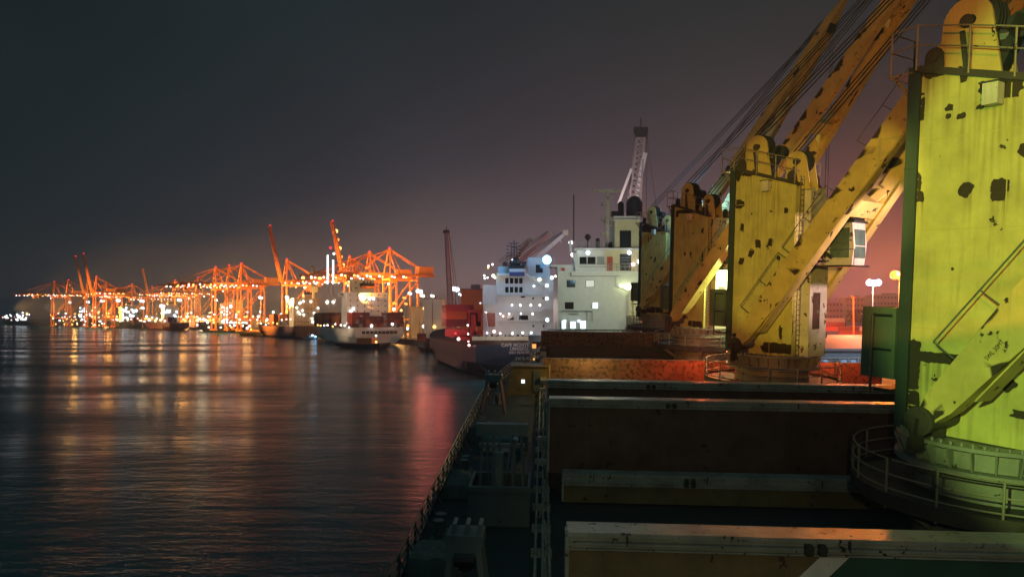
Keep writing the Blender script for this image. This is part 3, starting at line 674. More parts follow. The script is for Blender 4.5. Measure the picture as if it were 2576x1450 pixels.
def edge_dir(y):
    for a,b_ in zip(edge, edge[1:]):
        if a[1] <= y <= b_[1]: d = Vector((b_[0]-a[0], b_[1]-a[1], 0)).normalized(); return d
    return Vector((-.7,.7,0))
for ax_, ay_, up_, lab in APEX:
    D = 58.0*F/(HY-ay_)*1.0
    p = at(ax_, ay_, D); td = edge_dir(D) if D < 1600 else Vector((-.7,.7,0))
    # smooth quay direction
    td = (edge_dir(D-60)+edge_dir(D)+edge_dir(min(D+60,2100))).normalized()
    wdir = Vector((-td.y, td.x, 0))       # towards the water
    if wdir.x > 0: wdir = -wdir
    yaw = math.atan2(wdir.y, wdir.x)
    base = Vector((p.x, p.y, 3.2)) + wdir*4
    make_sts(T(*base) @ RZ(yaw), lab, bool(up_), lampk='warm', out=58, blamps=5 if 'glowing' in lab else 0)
# ---------------------------------------------------------------- ships at the quay
def hull_mesh(L, B, H, sheer=2.5, bowrake=7, draft=2):
    k = MB(); st = []
    ns = 22
    for i in range(ns+1):
        f = i/ns; y = L*f
        wdk = B/2*(.94+.06*min(1,f*8)) if f < .72 else B/2*math.sqrt(max(.0004,1-((f-.72)/.28)**2.2))
        wwl = B/2*(.62+.38*min(1,f*5)) if f < .6 else B/2*max(.02,(1-((f-.6)/.4)**1.6))
        wbt = wwl*.8*min(1,.25+f*4)
        hh = H + sheer*max(0,(f-.75)/.25)**1.5 + (.8*(1-f/.1) if f < .1 else 0)
        rake = bowrake*max(0,(f-.8)/.2)
        q = (.0 if f > 0 else 0)
        sec = [(-wdk,y+rake,hh),(-wdk*.99,y+rake*.8,hh*.5+0*q),(-(wdk*.25+wwl*.75),y+rake*.35+(1.0 if f==0 else 0),hh*.16),(-wbt,y+(3 if f==0 else 0),-draft),(wbt,y+(3 if f==0 else 0),-draft),((wdk*.25+wwl*.75),y+rake*.35+(1.0 if f==0 else 0),hh*.16),(wdk*.99,y+rake*.8,hh*.5),(wdk,y+rake,hh)]
        st.append(sec)
    m_ = len(st[0]); k.v = [Vector(p) for s_ in st for p in s_]
    for i in range(ns):
        for j in range(m_-1): k.f.append([i*m_+j, (i+1)*m_+j, (i+1)*m_+j+1, i*m_+j+1]); k.m.append(0)
        k.f.append([i*m_+m_-1, (i+1)*m_+m_-1, (i+1)*m_, i*m_]); k.m.append(1)
    k.f.append(list(range(m_))); k.m.append(0)
    return k
def ship_at(x, y, hd, L, B, H, hullmat, label, name='cargo_ship', grp='ships moored along the quay', cat='ship', sheer=2.5):
    M = T(x, y, 0) @ RZ(R(hd)); r = empty(name, M, label, cat, grp)
    hull_mesh(L, B, H, sheer).build('hull', [hullmat, M_['deck']], r, smooth=False); return r, M
def block(r, x0, x1, y0, y1, z0, z1, mat, levels=0, wing=0, nwin=0, funnel=None, lamps=0, lk='white', lr=.8):
    b = MB(); b.box(x0,x1,y0,y1,z0,z1)
    for i in range(levels): z = z0+(z1-z0)*(i+1)/(levels+1); b.box(x0-.15,x1+.15,y0-.35,y0,z-.08,z+.08)
    b.box(x0-.3,x1+.3,y0-.3,y1+.3,z1,z1+.2); o = b.build('accommodation', mat, r)
    if nwin:
        b = MB()
        for i in range(levels+1):
            zc = z0+(z1-z0)*(i+.55)/(levels+1)
            for j in range(nwin): xc = x0+(x1-x0)*(j+.5)/nwin; b.box(xc-.45,xc+.45,y0-.06,y0-.03,zc-.4,zc+.4); 
        b.build('window', M_['glass'], o)
    if wing: b = MB(); b.box(x0-wing,x1+wing,y1-5,y1,z1-3,z1-.1); b.box(x0-wing,x1+wing,y1-5.05,y1-5,z1-1.6,z1-.7,1); b.build('bridge', [mat, M_['glass']], r)
    if funnel:
        fx, fw, fh, cols = funnel; b = MB(); b.box(fx-fw/2,fx+fw/2,y0+1,y0+6,z1+.2,z1+fh*.45,0); b.box(fx-fw/2,fx+fw/2,y0+1,y0+6,z1+fh*.45,z1+fh*.7,1); b.box(fx-fw/2-.2,fx+fw/2+.2,y0+.8,y0+6.2,z1+fh*.7,z1+fh,2)
        for q in (-.25,0,.25): b.cyl((fx+q*fw,y0+3,z1+fh),(fx+q*fw,y0+3,z1+fh+1.6),.4,8,mi=2)
        b.build('funnel', cols, r)
    rs = random.Random(int(x0*10+z1))
    for i in range(lamps):
        qlamp(r, (x0+(x1-x0)*((i*.37+rs.random()*.3) % 1), y0-.7, z0+(z1-z0)*(.12+.8*rs.random())), lr, lk if rs.random() < .75 else rs.choice(['cool','warm','white']))
    return o
def mast(r, x, y, z, h, red=True):
    b = MB(); b.beam((x,y,z),(x,y,z+h),.5,.5); b.beam((x-2.5,y,z+h*.7),(x+2.5,y,z+h*.7),.25,.25); b.beam((x-1.6,y,z+h*.9),(x+1.6,y,z+h*.9),.4,.3)
    for i in range(4): b.cyl((x-2.4,y,z+h*(.2+.15*i)),(x-2.0,y,z+h*(.2+.15*i)),.35,6); b.beam((x-2.2,y,z+h*(.2+.15*i)),(x,y,z+h*(.2+.15*i)),.12,.12)
    b.build('mast', M_['pale'], r)
# containers: one mesh per colour, every box its own object
CCOL = {'red':(.30,.045,.035),'maroon':(.14,.03,.03),'orange':(.42,.13,.03),'blue':(.04,.08,.20),'grey':(.30,.30,.29),'green':(.05,.13,.08),'white':(.5,.48,.45)}
CMESH = {}
for cn, cc in CCOL.items():
    mt = corrug('container_'+cn+'_paint', cc, 3.2, 0)
    for ln in (6.06, 12.19):
        k = MB(); k.box(-1.2,1.2,0.05,ln-.05,.05,2.54)
        for sx in (-1.22,1.14):
            for sy in (0,ln-.12): k.box(sx,sx+.08+.0,sy,sy+.12,0,2.59)
        for sy in (0,ln-.1):
            for sz in (0,2.49): k.box(-1.14,1.14,sy,sy+.1,sz,sz+.1)
        for q in (-.7,-.25,.25,.7): k.cyl((q,-.03,.15),(q,-.03,2.45),.03,5)
        o = k.build('container', mt); CMESH[cn, ln] = o.data; bpy.data.objects.remove(o)
NCONT = [0]
def container(M, cn, label, grp, ln=12.19):
    o = bpy.data.objects.new('shipping_container', CMESH[cn, ln]); C.objects.link(o); o.matrix_world = M; tag(o, label, 'container', grp); NCONT[0] += 1; return o
def stack(M, cols, tiers, weights, where, grp, rs, ln=12.19, skip=None, gap=2.5, heights=None):
    for i in range(cols):
        h = heights[i] if heights else tiers
        for j in range(h):
            if skip and skip(i,j): continue
            cn = rs.choices(list(weights), list(weights.values()))[0]
            container(M @ T(i*gap, 0, j*2.62), cn, f'{cn} container {where}', grp, ln)

rs = random.Random(5)
# S1: the ship with the lettered dark stern
s1, Ms1 = ship_at(3.8, 235, 13, 150, 33, 10.2, paint('navy_hull_paint',(.035,.05,.085),.4,.25,.08,.2,.4), 'dark blue cargo ship with its name and port of registry across the stern', sheer=4)
Ms1i = Ms1.inverted()
def l1(x, y, D): return Ms1i @ at(x, y, D)
def c3(x, y): return ((1700+x*.4828)*.6438, (850+y*.4828)*.6438)      # enlarged view of the stern
k = MB()
p = lambda x,y,D=236: at(*c3(x,y),D)
def wbox(k, x0, y0, x1, y1, D, depth, mi=0, conv=c3):
    a = at(*conv(x0,y0),D); b_ = at(*conv(x1,y1),D); k.box(a.x,b_.x,D,D+depth,b_.z,a.z,mi)
def wpart(name, mat, root, rects, D, depth, conv=c3):
    one = name in ('window','window_frame','deck_gear','deck_edge','accommodation','roof_edge','sign_board','opening_frame','bridge_wing','funnel_casing')
    for grp_ in ([rects] if one else [[q_] for q_ in rects]):
        k = MB()
        for r_ in grp_: wbox(k, *r_, D, depth, 0, conv)
        o = k.build(name, mat); o.parent = root; o.matrix_parent_inverse = root.matrix_world.inverted()
    return o
def wlamp(root, x, y, D, rr, kind, conv=c3, name='lamp'):
    return qlamp(root, root.matrix_world.inverted() @ at(*conv(x,y),D), rr, kind, name)
bpy.context.view_layer.update()
A = wpart('accommodation', M_['whitec'], s1, [(495,466,885,985),(385,545,492,700),(390,700,494.5,985),(885.5,470,1000,985)], 252, 14)
wpart('upper_deckhouse', M_['whitec'], s1, [(510,395,600,450)], 256, 8); wpart('upper_deckhouse', M_['whitec'], s1, [(750,320,930,480)], 256, 8)
wpart('deck_edge', M_['white'], s1, [(500,448,760,468),(510,836,890,842),(500,626,880,632),(510,756,880,762),(390,700,495,706),(760,478,900,486),(830,545,900,551)], 250.5, 1.5)
wpart('funnel_base', M_['blue'], s1, [(602,438,724,470)], 250, 6); wpart('funnel_band', M_['whitec'], s1, [(602,412,724,438)], 250, 6); wpart('funnel_top', M_['black'], s1, [(600,386,726,412)], 250, 6)
k = MB(); c_ = at(*c3(650,368),253); k.sphere(tuple(c_), 2.0, 10, 6); k.cyl(tuple(c_+Vector((-3.5,0,-1))),tuple(c_+Vector((-3.5,0,.4))),.8,8); k.cyl(tuple(c_+Vector((3,0,-1))),tuple(c_+Vector((3,0,.6))),.8,8)
o = k.build('exhaust', M_['black']); o.parent = s1; o.matrix_parent_inverse = s1.matrix_world.inverted()
for yy in (488, 560):
    for xx in (568, 606, 644, 681):
        wpart('window', M_['glass'], s1, [(xx,yy,xx+27,yy+44)], 251.9, .15)
for q in ((585,790,638,826),(680,790,752,826),(788,866,800,884),(872,866,884,884),(788,645,798,660),(870,645,880,660),(694,630,728,646)): wpart('window', M_['glass'], s1, [q], 251.9, .15)
wpart('wheelhouse_window', M_['glass'], s1, [(815,380,872,445)], 255.9, .15)
for (x,y,kk,rr) in ((623,707,'cool',.85),(690,707,'white',.9),(775,707,'white',.9),(848,707,'white',.9),(528,777,'cool',.75),(600,777,'white',.75),(695,775,'cool',.75),(790,777,'white',.85),(422,930,'cool',.8),(478,920,'redwhite',1.3),(527,935,'white',.8),(627,935,'white',1.0),(710,930,'white',.95),(778,930,'cool',1.0),(875,930,'white',.8),(800,553,'white',.9),(410,765,'white',.9),(550,797,'redwhite',.9),
   (398,468,'white',.8),(402,490,'cool',.8),(425,485,'white',.7),(472,470,'limeW',1.3),(485,485,'white',.8),(432,390,'white',.8),(465,378,'white',.85),(430,405,'warm',.7),(625,340,'small',.5),(850,500,'small',.5),(367,690,'cool',.5)):
    wlamp(s1, x, y, 249.5, rr*.43, kk)
wlamp(s1, 905, 340, 244, 1.5, 'blue')
wpart('lifeboat', paint('lifeboat_orange_paint',(.35,.05,.03),.4,.2), s1, [(414,770,486,880)], 246, 3)
k = MB(); 
for (x0,y0,x1,y1) in ((440,700,400,780),(480,700,440,760),(490,760,516,930),(412,770,430,930)): k.beam(at(*c3(x0,y0),245),at(*c3(x1,y1),245),.35,.35)
o = k.build('davit', M_['whitec']); o.parent = s1; o.matrix_parent_inverse = s1.matrix_world.inverted()
k = MB()
q = lambda x,y,D=258: at(*c3(x,y),D)
k.beam(q(640,370),q(640,180),.35,.35); k.beam(q(595,208),q(680,208),.3,.3); k.beam(q(612,238),q(665,238),.3,.4); 
for yy in (230,258,285,310): 
    k.beam(q(585,yy),q(625,yy),.15,.15); k.beam(q(660,yy),q(695,yy),.15,.15); k.cyl(q(587,yy+4),q(587,yy-4),.4,6); k.cyl(q(686,yy+4),q(686,yy-4),.4,6)
k.beam(q(612,370),q(622,208),.2,.2); k.beam(q(665,370),q(656,208),.2,.2)
o = k.build('mast', M_['rusty']); o.parent = s1; o.matrix_parent_inverse = s1.matrix_world.inverted()
# stairs at the right end of the accommodation, lit white
k = MB()
for (y0,y1) in ((500,610),(645,730),(820,890)):
    for xx in (925,950,985): k.beam(at(*c3(xx,y0),246),at(*c3(xx,y1),246),.25,.25)
    for j in range(4): yy = y0+(y1-y0)*j/3; k.beam(at(*c3(915,yy),246),at(*c3(992,yy),246),.18,.25)
    k.beam(at(*c3(920,y1),246),at(*c3(985,y0),246),.5,.2)
for yy in (620,735,805,900): k.box(*(lambda a,b_: (a.x,b_.x,244,252,a.z-.3,a.z))(at(*c3(880,yy),246),at(*c3(998,yy),246)))
for j in range(7): xx = 885+j*16; k.beam(at(*c3(xx,735),244.5),at(*c3(xx,765),244.5),.15,.15)
k.beam(at(*c3(780,485),247),at(*c3(905,560),247),.9,.5); k.box(*(lambda a,b_: (a.x,b_.x,246,250,b_.z,a.z))(at(*c3(965,645),246),at(*c3(975,730),246)))
o = k.build('outside_stairs', M_['whitec']); o.parent = s1; o.matrix_parent_inverse = s1.matrix_world.inverted()
for (x,y,kk) in ((905,548,'cool'),(975,475,'white'),(945,485,'cool'),(905,653,'cool'),(908,827,'cool'),(910,1005,'cool'),(845,500,'limeW')): wlamp(s1, x, y, 243.5, .6, kk)
# transom lettering
for body, x, y, sz, sx in (('CAPE MONTEREY',521,1040,1.62,.90),('LIMASSOL',593,1069,1.42,.98),('IMO 9676199',586,1098,1.22,.98)):
    pt = at(*c3(x,y),236.0); Mt = s1.matrix_world.inverted() @ T(*pt) @ Matrix(((1,0,0,0),(0,0,-1,0),(0,1,0,0),(0,0,0,1)))
    # lie on the stern plane: project along the view to local y = -0.05
    loc = s1.matrix_world.inverted() @ pt; Ml = T(loc.x, -.12, loc.z) @ Matrix(((1,0,0,0),(0,0,-1,0),(0,1,0,0),(0,0,0,1)))
    text_mesh(body, sz, M_['lettering'], 'lettering', s1, Ml, .02, sx, bold=.03)
# its three deck crane jibs, pale against the sky
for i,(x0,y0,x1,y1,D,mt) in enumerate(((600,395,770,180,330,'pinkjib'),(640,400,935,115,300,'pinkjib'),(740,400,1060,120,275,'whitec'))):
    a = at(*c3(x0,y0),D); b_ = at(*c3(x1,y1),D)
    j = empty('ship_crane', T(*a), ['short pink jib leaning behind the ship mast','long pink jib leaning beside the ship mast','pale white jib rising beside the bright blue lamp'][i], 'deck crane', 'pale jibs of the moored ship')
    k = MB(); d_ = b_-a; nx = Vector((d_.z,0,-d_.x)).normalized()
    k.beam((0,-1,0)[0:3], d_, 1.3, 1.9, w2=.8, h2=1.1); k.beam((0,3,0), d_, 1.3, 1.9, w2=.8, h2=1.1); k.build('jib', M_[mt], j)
    k = MB()
    for s_ in (1.5,2.6,3.6): k.cyl(-nx*s_*1.1+Vector((-2,0,0)), d_-nx*s_*.25, .10, 5)
    k.build('rope', M_['rope'], j)
    k = MB(); k.box(-2.2,2.2,-1,4,-14,0); k.build('tower', M_['whitec'], j); k = MB(); k.box(*(-1,1,-1,1,-1,1),0,T(*(d_*.985))); k.build('jib_head', M_['pale'], j); k = MB(); k.beam(d_*.8+nx*1.2,d_*.83+nx*1.2,.8,1.0); k.build('sheave_box', M_['pale'], j)
# red containers on its port side deck
Mst = T(*at(*c3(95,880),262)) @ RZ(R(13))
for lev,cn in enumerate(('maroon','maroon','red')):
    for i in range(4+ (lev<2)): container(Mst @ T(1.0+i*2.5,0,lev*2.62), 'orange' if (lev==1 and i in (0,1,2)) else cn, f'{"orange" if (lev==1 and i in (0,1,2)) else cn} container stacked on the port side of the dark blue lettered ship', 'containers on the dark blue ship')
for (x,y,rr,kk) in ((190,980,1.0,'redwhite'),(165,935,.6,'red'),(275,1030,.8,'redwhite'),(265,870,.6,'white'),(268,940,.5,'white'),(270,1000,.5,'redwhite')): wlamp(s1, x, y, 236, rr*.55, kk)
wpart('deck_gear', M_['redgear'], s1, [(80,900,290,960),(200,950,285,990),(262,745,385,770),(270,770,280,980),(290,780,330,980),(345,770,375,840),(310,920,380,950)], 262, 5)
wpart('bulwark', M_['pale'], s1, [(300,960,760,992)], 237.5, .3)
# stacked junk on the aft deck
k = MB()
for i in range(46):
    x = 310+i*10; a = at(*c3(x,985),239); hgt = rs.uniform(.4,1.8); k.cyl(a,a+Vector((0,0,hgt)),rs.uniform(.1,.5),6)
o = k.build('mooring_gear', M_['rusty']); o.parent = s1; o.matrix_parent_inverse = s1.matrix_world.inverted()

# W: the big white accommodation ahead of our bow
def c4(x, y): return ((2150+x*.4825)*.6438, (650+y*.4825)*.6438)
w, Mw = ship_at(21.5, 150, 0, 78, 26, 8, M_['hull'], 'white ship accommodation block with funnel, radar mast and big dark windows', 'white_ship')
bpy.context.view_layer.update()
D0 = 180
wall = wpart('wall', M_['white'], w, [(62,850,724,1320),(2,1330,724,1700)], D0, 20, c4)
upper = wpart('wheelhouse', M_['whitec'], w, [(215,668,470,850)], D0+1.5, 14, c4)
fb = wpart('funnel_casing', M_['cream'], w, [(445,675,724,850),(522,410,724,675)], D0+.8, 14, c4)
wpart('roof_edge', M_['whitec'], w, [(515,402,735,416),(200,660,730,674),(60,846,728,856),(520,425,724,431)], D0-.5, 3, c4)
for q in ((563,520,654,656),(718,520,728,656)): wpart('dark_window', M_['glass'], w, [q], D0+.6, .25, c4)
lv = wpart('louvre', M_['black'], w, [(565,708,654,842)], D0+.6, .25, c4)
o = wpart('slat', M_['steel'], w, [(575,735,648,742),(570,755,640,761),(580,780,650,785),(570,805,648,810)], D0+.45, .2, c4)
for q in ((238,732,295,790),(302,732,366,792)): wpart('window', M_['glass'], w, [q], D0+1.3, .25, c4)
wpart('blind', M_['grey_blind'], w, [(380,730,438,794)], D0+1.3, .25, c4)
wpart('window_frame', M_['whitec'], w, [(230,722,372,730),(230,794,445,802),(296,732,301,792)], D0+1.2, .3, c4)
wpart('door', paint('red_door_paint',(.45,.06,.02),.4,.2,.2,.5), w, [(460,730,506,845)], D0+.6, .25, c4)
for q in ((136,922,200,974),(290,922,355,974),(122,1100,187,1150)):
    wpart('window', M_['glass'], w, [q], D0-.1, .12, c4); x0,y0,x1,y1 = q; wpart('window_frame', M_['black'], w, [(x0-3,y0-3,x1+3,y0),(x0-3,y1,x1+3,y1+3),(x0-3,y0,x0,y1),(x1,y0,x1+3,y1)], D0-.12, .12, c4)
wpart('lit_window', E_['winw'], w, [(345,1102,385,1148)], D0-.1, .12, c4); wpart('window_frame', M_['whitec'], w, [(338,1094,345,1154),(385,1094,391,1154),(345,1094,385,1102),(345,1148,385,1154)], D0-.3, .3, c4)
wpart('lit_opening', E_['winw'], w, [(95,1248,125,1310),(165,1255,205,1308),(245,1250,290,1310)], D0-.1, .1, c4)
wpart('opening_frame', M_['whitec'], w, [(88,1240,296,1248),(88,1248,95,1314),(125,1248,132,1314),(155,1248,163,1314),(205,1248,213,1314),(236,1248,244,1314),(288,1248,296,1314)], D0-.4, .4, c4)
wpart('pipe', M_['grey_blind'], w, [(168,884,560,890),(166,850,172,890),(92,1165,345,1170),(338,1170,343,1250),(296,1165,301,1250),(150,1186,230,1192),(530,890,533,950)], D0-.5, .3, c4)
def wobj(name, mat, root, k, par=None):
    o = k.build(name, mat); pr = par or root; o.parent = pr; o.matrix_parent_inverse = pr.matrix_world.inverted(); return o
bpy.context.view_layer.update()
k = MB(); a = at(*c4(682,404),D0+5); k.cyl(a,a+Vector((0,0,3.0)),2.1,20); k.sphere(a+Vector((0,0,3.0)),2.1,20,10); wobj('radome', M_['black'], w, k)
k = MB(); a = at(*c4(572,404),D0+5); k.cyl(a,a+Vector((0,0,3.0)),.75,12); k.sphere(a+Vector((0,0,3)),.75,12,8); k.cyl(a+Vector((2,0,0)),a+Vector((2,0,1)),.4,8); k.box(a.x-2.5,a.x,a.y-1,a.y+1,a.z,a.z+1.2); wobj('exhaust', M_['black'], w, k)
k = MB(); g_ = lambda x,y,D=D0+6: at(*c4(x,y),D)
k.beam(g_(463,665),g_(463,200),1.0,.9,w2=.5); k.beam(g_(355,197),g_(573,197),.8,.7); k.beam(g_(420,300),g_(463,300),.3,.3); k.beam(g_(470,480),g_(520,480),.3,.3); k.beam(g_(420,545),g_(463,545),.3,.3)
k.beam(g_(495,440),g_(470,250),.35,.3); k.beam(g_(478,230),g_(520,235),.2,.2); k.beam(g_(520,235),g_(500,280),.2,.2)
for yy in (310,425,440,545): k.cyl(g_(428,yy+14),g_(428,yy-12),.5,8)
wobj('radar_mast', M_['pale'], w, k)
k = MB(); k.beam(g_(190,600),g_(190,230),.28,.28); k.beam(g_(304,660),g_(304,580),.4,.4); k.sphere(g_(304,572),.8,8,6); k.box(*(lambda a,b_: (a.x,b_.x,a.y,a.y+2,b_.z,a.z))(g_(375,580),g_(400,660))); k.sphere(g_(492,640),1.0,8,6); k.beam(g_(492,660),g_(492,640),.4,.4); wobj('antenna', M_['rusty'], w, k)
k = MB()
for yy in (610,630,648): k.beam(g_(200,yy,D0+1.6),g_(450,yy,D0+1.6),.12,.12)
for i in range(10): k.beam(g_(200+i*27,664,D0+1.6),g_(200+i*27,608,D0+1.6),.16,.16)
for yy in (790,812): k.beam(g_(235,yy,D0-.6),g_(720,yy,D0-.6),.12,.12)
for i in range(8): k.beam(g_(470+i*34,848,D0-.6),g_(470+i*34,788,D0-.6),.12,.12)
wobj('railing', M_['grey_blind'], w, k)
# left wing and braces
wpart('bridge_wing', M_['whitec'], w, [(2,795,240,812),(60,812,214,846)], D0+1.7, 6, c4)
wpart('lifebuoy', paint('lifebuoy_red',(.6,.04,.02),.4,.1), w, [(92,820,118,846)], D0+1.3, .2, c4)
k = MB(); k.beam(g_(200,700,D0),g_(228,850,D0),1.3,.6); k.beam(g_(160,600,D0),g_(168,700,D0),.5,.5); wobj('wing_brace', M_['whitec'], w, k)
for (x,y,rr,kk) in ((165,615,1.1,'white'),(180,715,1.0,'white'),(208,715,.7,'cool'),(305,698,1.15,'cool'),(640,697,1.15,'cool'),(672,792,1.1,'redwhite'),(722,770,1.3,'white'),(630,974,1.75,'limeW'),(575,966,.9,'limeW'),(118,1250,.7,'cool'),(232,1250,.7,'cool'),(12,898,.6,'cool'),(42,888,.6,'white')): wlamp(w, x, y, D0-.9 if x > 240 or y > 850 else D0+.5, rr*.45, kk, c4)
k = MB(); k.beam(g_(530,966,D0-1),g_(640,1016,D0-1),.3,.3); k.beam(g_(530,950,D0-1),g_(530,970,D0-1),.3,.3); wobj('lamp_bracket', M_['pale'], w, k)
# lit ladder tower on its right side
k = MB()
for x in (645,688): k.beam(g_(x,1320,D0-1),g_(x,1000,D0-1),.8,.5)
for i in range(14): k.beam(g_(645,1010+i*23,D0-1),g_(688,1010+i*23,D0-1),.25,.3)
for i in range(5): k.beam(g_(645,1040+i*60,D0-1.2),g_(688,1060+i*60,D0-1.2),.6,.3)
wobj('stair_tower', M_['cream'], w, k)
k = MB()
for yy in (1210,1240,1268,1295): k.beam(g_(618,yy,D0-2),g_(755,yy,D0-2),.14,.14)
for i in range(6): k.beam(g_(618+i*27,1305,D0-2),g_(618+i*27,1205,D0-2),.2,.2)
k.beam(g_(612,1305,D0-2),g_(760,1305,D0-2),3,.3); wobj('side_platform', M_['raildark'], w, k)
# mooring deck gear left of the white block, hiding the end of the name
k = MB()
wbox(k, 757, 952, 895, 1002, 205, 3, 0)
st = empty('gangway_tower', T(*at(*c3(840,1210),205)), 'cluttered white gangway tower with orange and yellow lit boxes beside the ship name', 'gangway')
bpy.context.view_layer.update()
wobj('canopy', M_['bluegrey'], st, k)
wpart('back_panel', M_['black'], st, [(763,1000,925,1215)], 207, .5)
wpart('lit_box', E_['boxorange'], st, [(778,1022,818,1055)], 204.5, .8); wpart('lit_box', E_['yellow'], st, [(785,1142,812,1165)], 204.5, .8)
k = MB()
for x in (766,780,865,892,922): k.beam(at(*c3(x,1215),204),at(*c3(x,1003),204),.4,.3)
for y in (1062,1075,1110,1128,1140,1175,1190,1212): k.beam(at(*c3(650 if y in (1140,1175,1128) else 766,y+ (6 if y<1150 else 0)),204),at(*c3(925,y),204),.3,.35)
k.beam(at(*c3(830,1062),204),at(*c3(885,1010),204),.5,.3); k.beam(at(*c3(780,1110),204),at(*c3(830,1080),204),.4,.3)
wobj('frame', M_['whitec'], st, k); wpart('sign_board', M_['whitec'], st, [(868,1075,918,1082),(868,1130,918,1138),(868,1075,876,1138),(912,1075,918,1138)], 203.5, .4); wpart('red_board', paint('red_board',(.5,.04,.05),.4,.1), st, [(880,1100,908,1128)], 203.5, .3)
for (x,y,kk,r_) in ((912,1005,'cool',.5),(800,1150,'warm',.4),(880,1010,'white',.4)): wlamp(st, x, y, 203, r_, kk)
M_['farwall'] = paint('far_building_plaster',(.28,.25,.24),.8,.2,0,.2,.3)
# ---------------------------------------------------------------- the other ships
def z1(x, y): return (x/2.576*.6438, (850+y/2.576)*.6438)
def z2(x, y): return ((900+x/2.576)*.6438, (850+y/2.576)*.6438)
def z3(x, y): return ((1200+x/3.222)*.6438, (950+y/3.222)*.6438)
gc = 'containers stacked on the white sterned ship'
s2, M2 = ship_at(-92, 514, 29, 120, 37, 11.5, M_['whitec'], 'container ship with a broad pale stern and a dark row of stern openings')
block(s2, -16, 15, 24, 38, 10, 37, M_['whitec'], 6, 2, 6, (0,9,7,[M_['cream'],M_['sts'],M_['black']]), 10, 'white', .95)
block(s2, -8, 9, 38, 44, 30, 47, M_['cream'], 3, 0, 3)
mast(s2, 0, 40, 47, 9)
k = MB()
for i in range(9): x = -12.5+i*2.9; k.box(x,x+2.2,-.12,.6,7.9,9.8)
k.build('stern_opening', M_['black'], s2)
k = MB(); k.box(-18,18,.2,.5,11.9,12.2); [k.cyl((-18+i*1.5,.3,11.4),(-18+i*1.5,.3,12.9),.08,5) for i in range(25)]; k.build('railing', M_['pale'], s2)
for x,z in ((-6,13.5),(9,14.5)): qlamp(s2, (x,-.9,z), 1.0, 'white')
stack(M2 @ T(-17.5,2.5,12.3), 15, 4, {'red':2,'maroon':5,'orange':1,'grey':.3}, 'stacked across the stern of the pale sterned ship', gc, rs, 12.19, heights=[4,4,4,4,4,3,3,3,3,3,4,4,4,4,4])
for b_ in range(3):
    stack(M2 @ T(-17.5,42+b_*26,12.3), 4, 4, {'red':2,'maroon':3,'orange':2,'grey':1}, 'on the port side deck of the pale sterned ship', gc, rs, 12.19)
for i in range(9): qlamp(s2, (-18.9, 6+i*11+rs.random()*4, 12.3+rs.random()*2), .7, rs.choice(['white','small','warm','redwhite']))

M_['brownhull'] = paint('brown_hull_paint', (.16,.09,.07), .5, .25, .15, .2, .4)
s3, M3 = ship_at(-183, 672, 36, 125, 30, 10.5, M_['brownhull'], 'brown hulled container ship with dark stern, left of the pale sterned ship')
block(s3, -12, 12, 10, 22, 9, 36, M_['cream'], 6, 2, 8, (2,7,6,[M_['cream'],M_['whitec'],M_['black']]), 14, 'white', 1.0)
k = MB(); k.box(-14,14,-.1,.0,1,10.5); k.build('stern_plate', M_['hull'], s3)
for b_ in range(2): stack(M3 @ T(-14,30+b_*26,11.5), 4, 4, {'red':3,'maroon':3,'orange':2,'grey':2,'white':1}, 'on the brown hulled ship', 'containers on the brown hulled ship', rs)
for i in range(9): qlamp(s3, (-15.4, 6+i*12+rs.random()*5, 11.5+rs.random()*6), .8, rs.choice(['white','small','warm','redwhite','cool']))

s4, M4 = ship_at(-345, 925, 38, 130, 33, 10, M_['hull'], 'black sterned ship with a beige accommodation tower and a column of white lamps')
block(s4, -3, 12, 10, 22, 9, 38, M_['cream'], 5, 0, 0, (4,8,6,[M_['cream'],M_['black'],M_['black']]), 0)
block(s4, -14, -3, 10, 20, 9, 36, M_['grey_blind'], 5, 0, 0, None, 22, 'white', 1.25)
for i in range(14): qlamp(s4, (-15+i*2.2, -.8, 11.5+rs.random()*.8), 1.0, rs.choice(['white','cool','small']))
for i in range(10): qlamp(s4, (-17, 25+i*9, 12+rs.random()*5), 1.5, rs.choice(['warm','sodium','warm','white']))

M_['redhull'] = paint('dark_red_hull_paint', (.13,.035,.03), .5, .25, .15, .2, .4)
s5, M5 = ship_at(-485, 1080, 44, 120, 30, 10, M_['redhull'], 'dark red hulled ship with containers and a white lit deck, mid distance')
block(s5, -10, 10, 34, 46, 9, 36, M_['whitec'], 5, 2, 0, (0,8,6,[M_['white'],M_['black'],M_['black']]), 14, 'cool', 1.4)
s6, M6 = ship_at(-620, 1245, 48, 150, 32, 10.5, M_['hull'], 'long black hulled ship lit by a dense cluster of cold white lamps')
block(s6, -12, 12, 60, 74, 9, 38, M_['grey_blind'], 5, 2, 0, (0,7,6,[M_['white'],M_['blue'],M_['black']]), 26, 'cool', 1.7)
s7, M7 = ship_at(-815, 1450, 50, 150, 32, 11, M_['hull'], 'black hulled ship with a beige tower between columns of white lamps, far left')
block(s7, -8, 14, 20, 34, 9, 42, M_['cream'], 5, 2, 0, None, 6, 'white', 1.5)
block(s7, -20, -9, 30, 40, 9, 40, M_['grey_blind'], 5, 0, 0, None, 16, 'cool', 1.6)
s8, M8 = ship_at(-1060, 1640, 54, 140, 30, 10, M_['hull'], 'farthest ship at the left edge, scattered with small white and pink lamps')
block(s8, -12, 12, 60, 72, 9, 30, M_['grey_blind'], 4, 2, 0, None, 14, 'cool', 1.8)
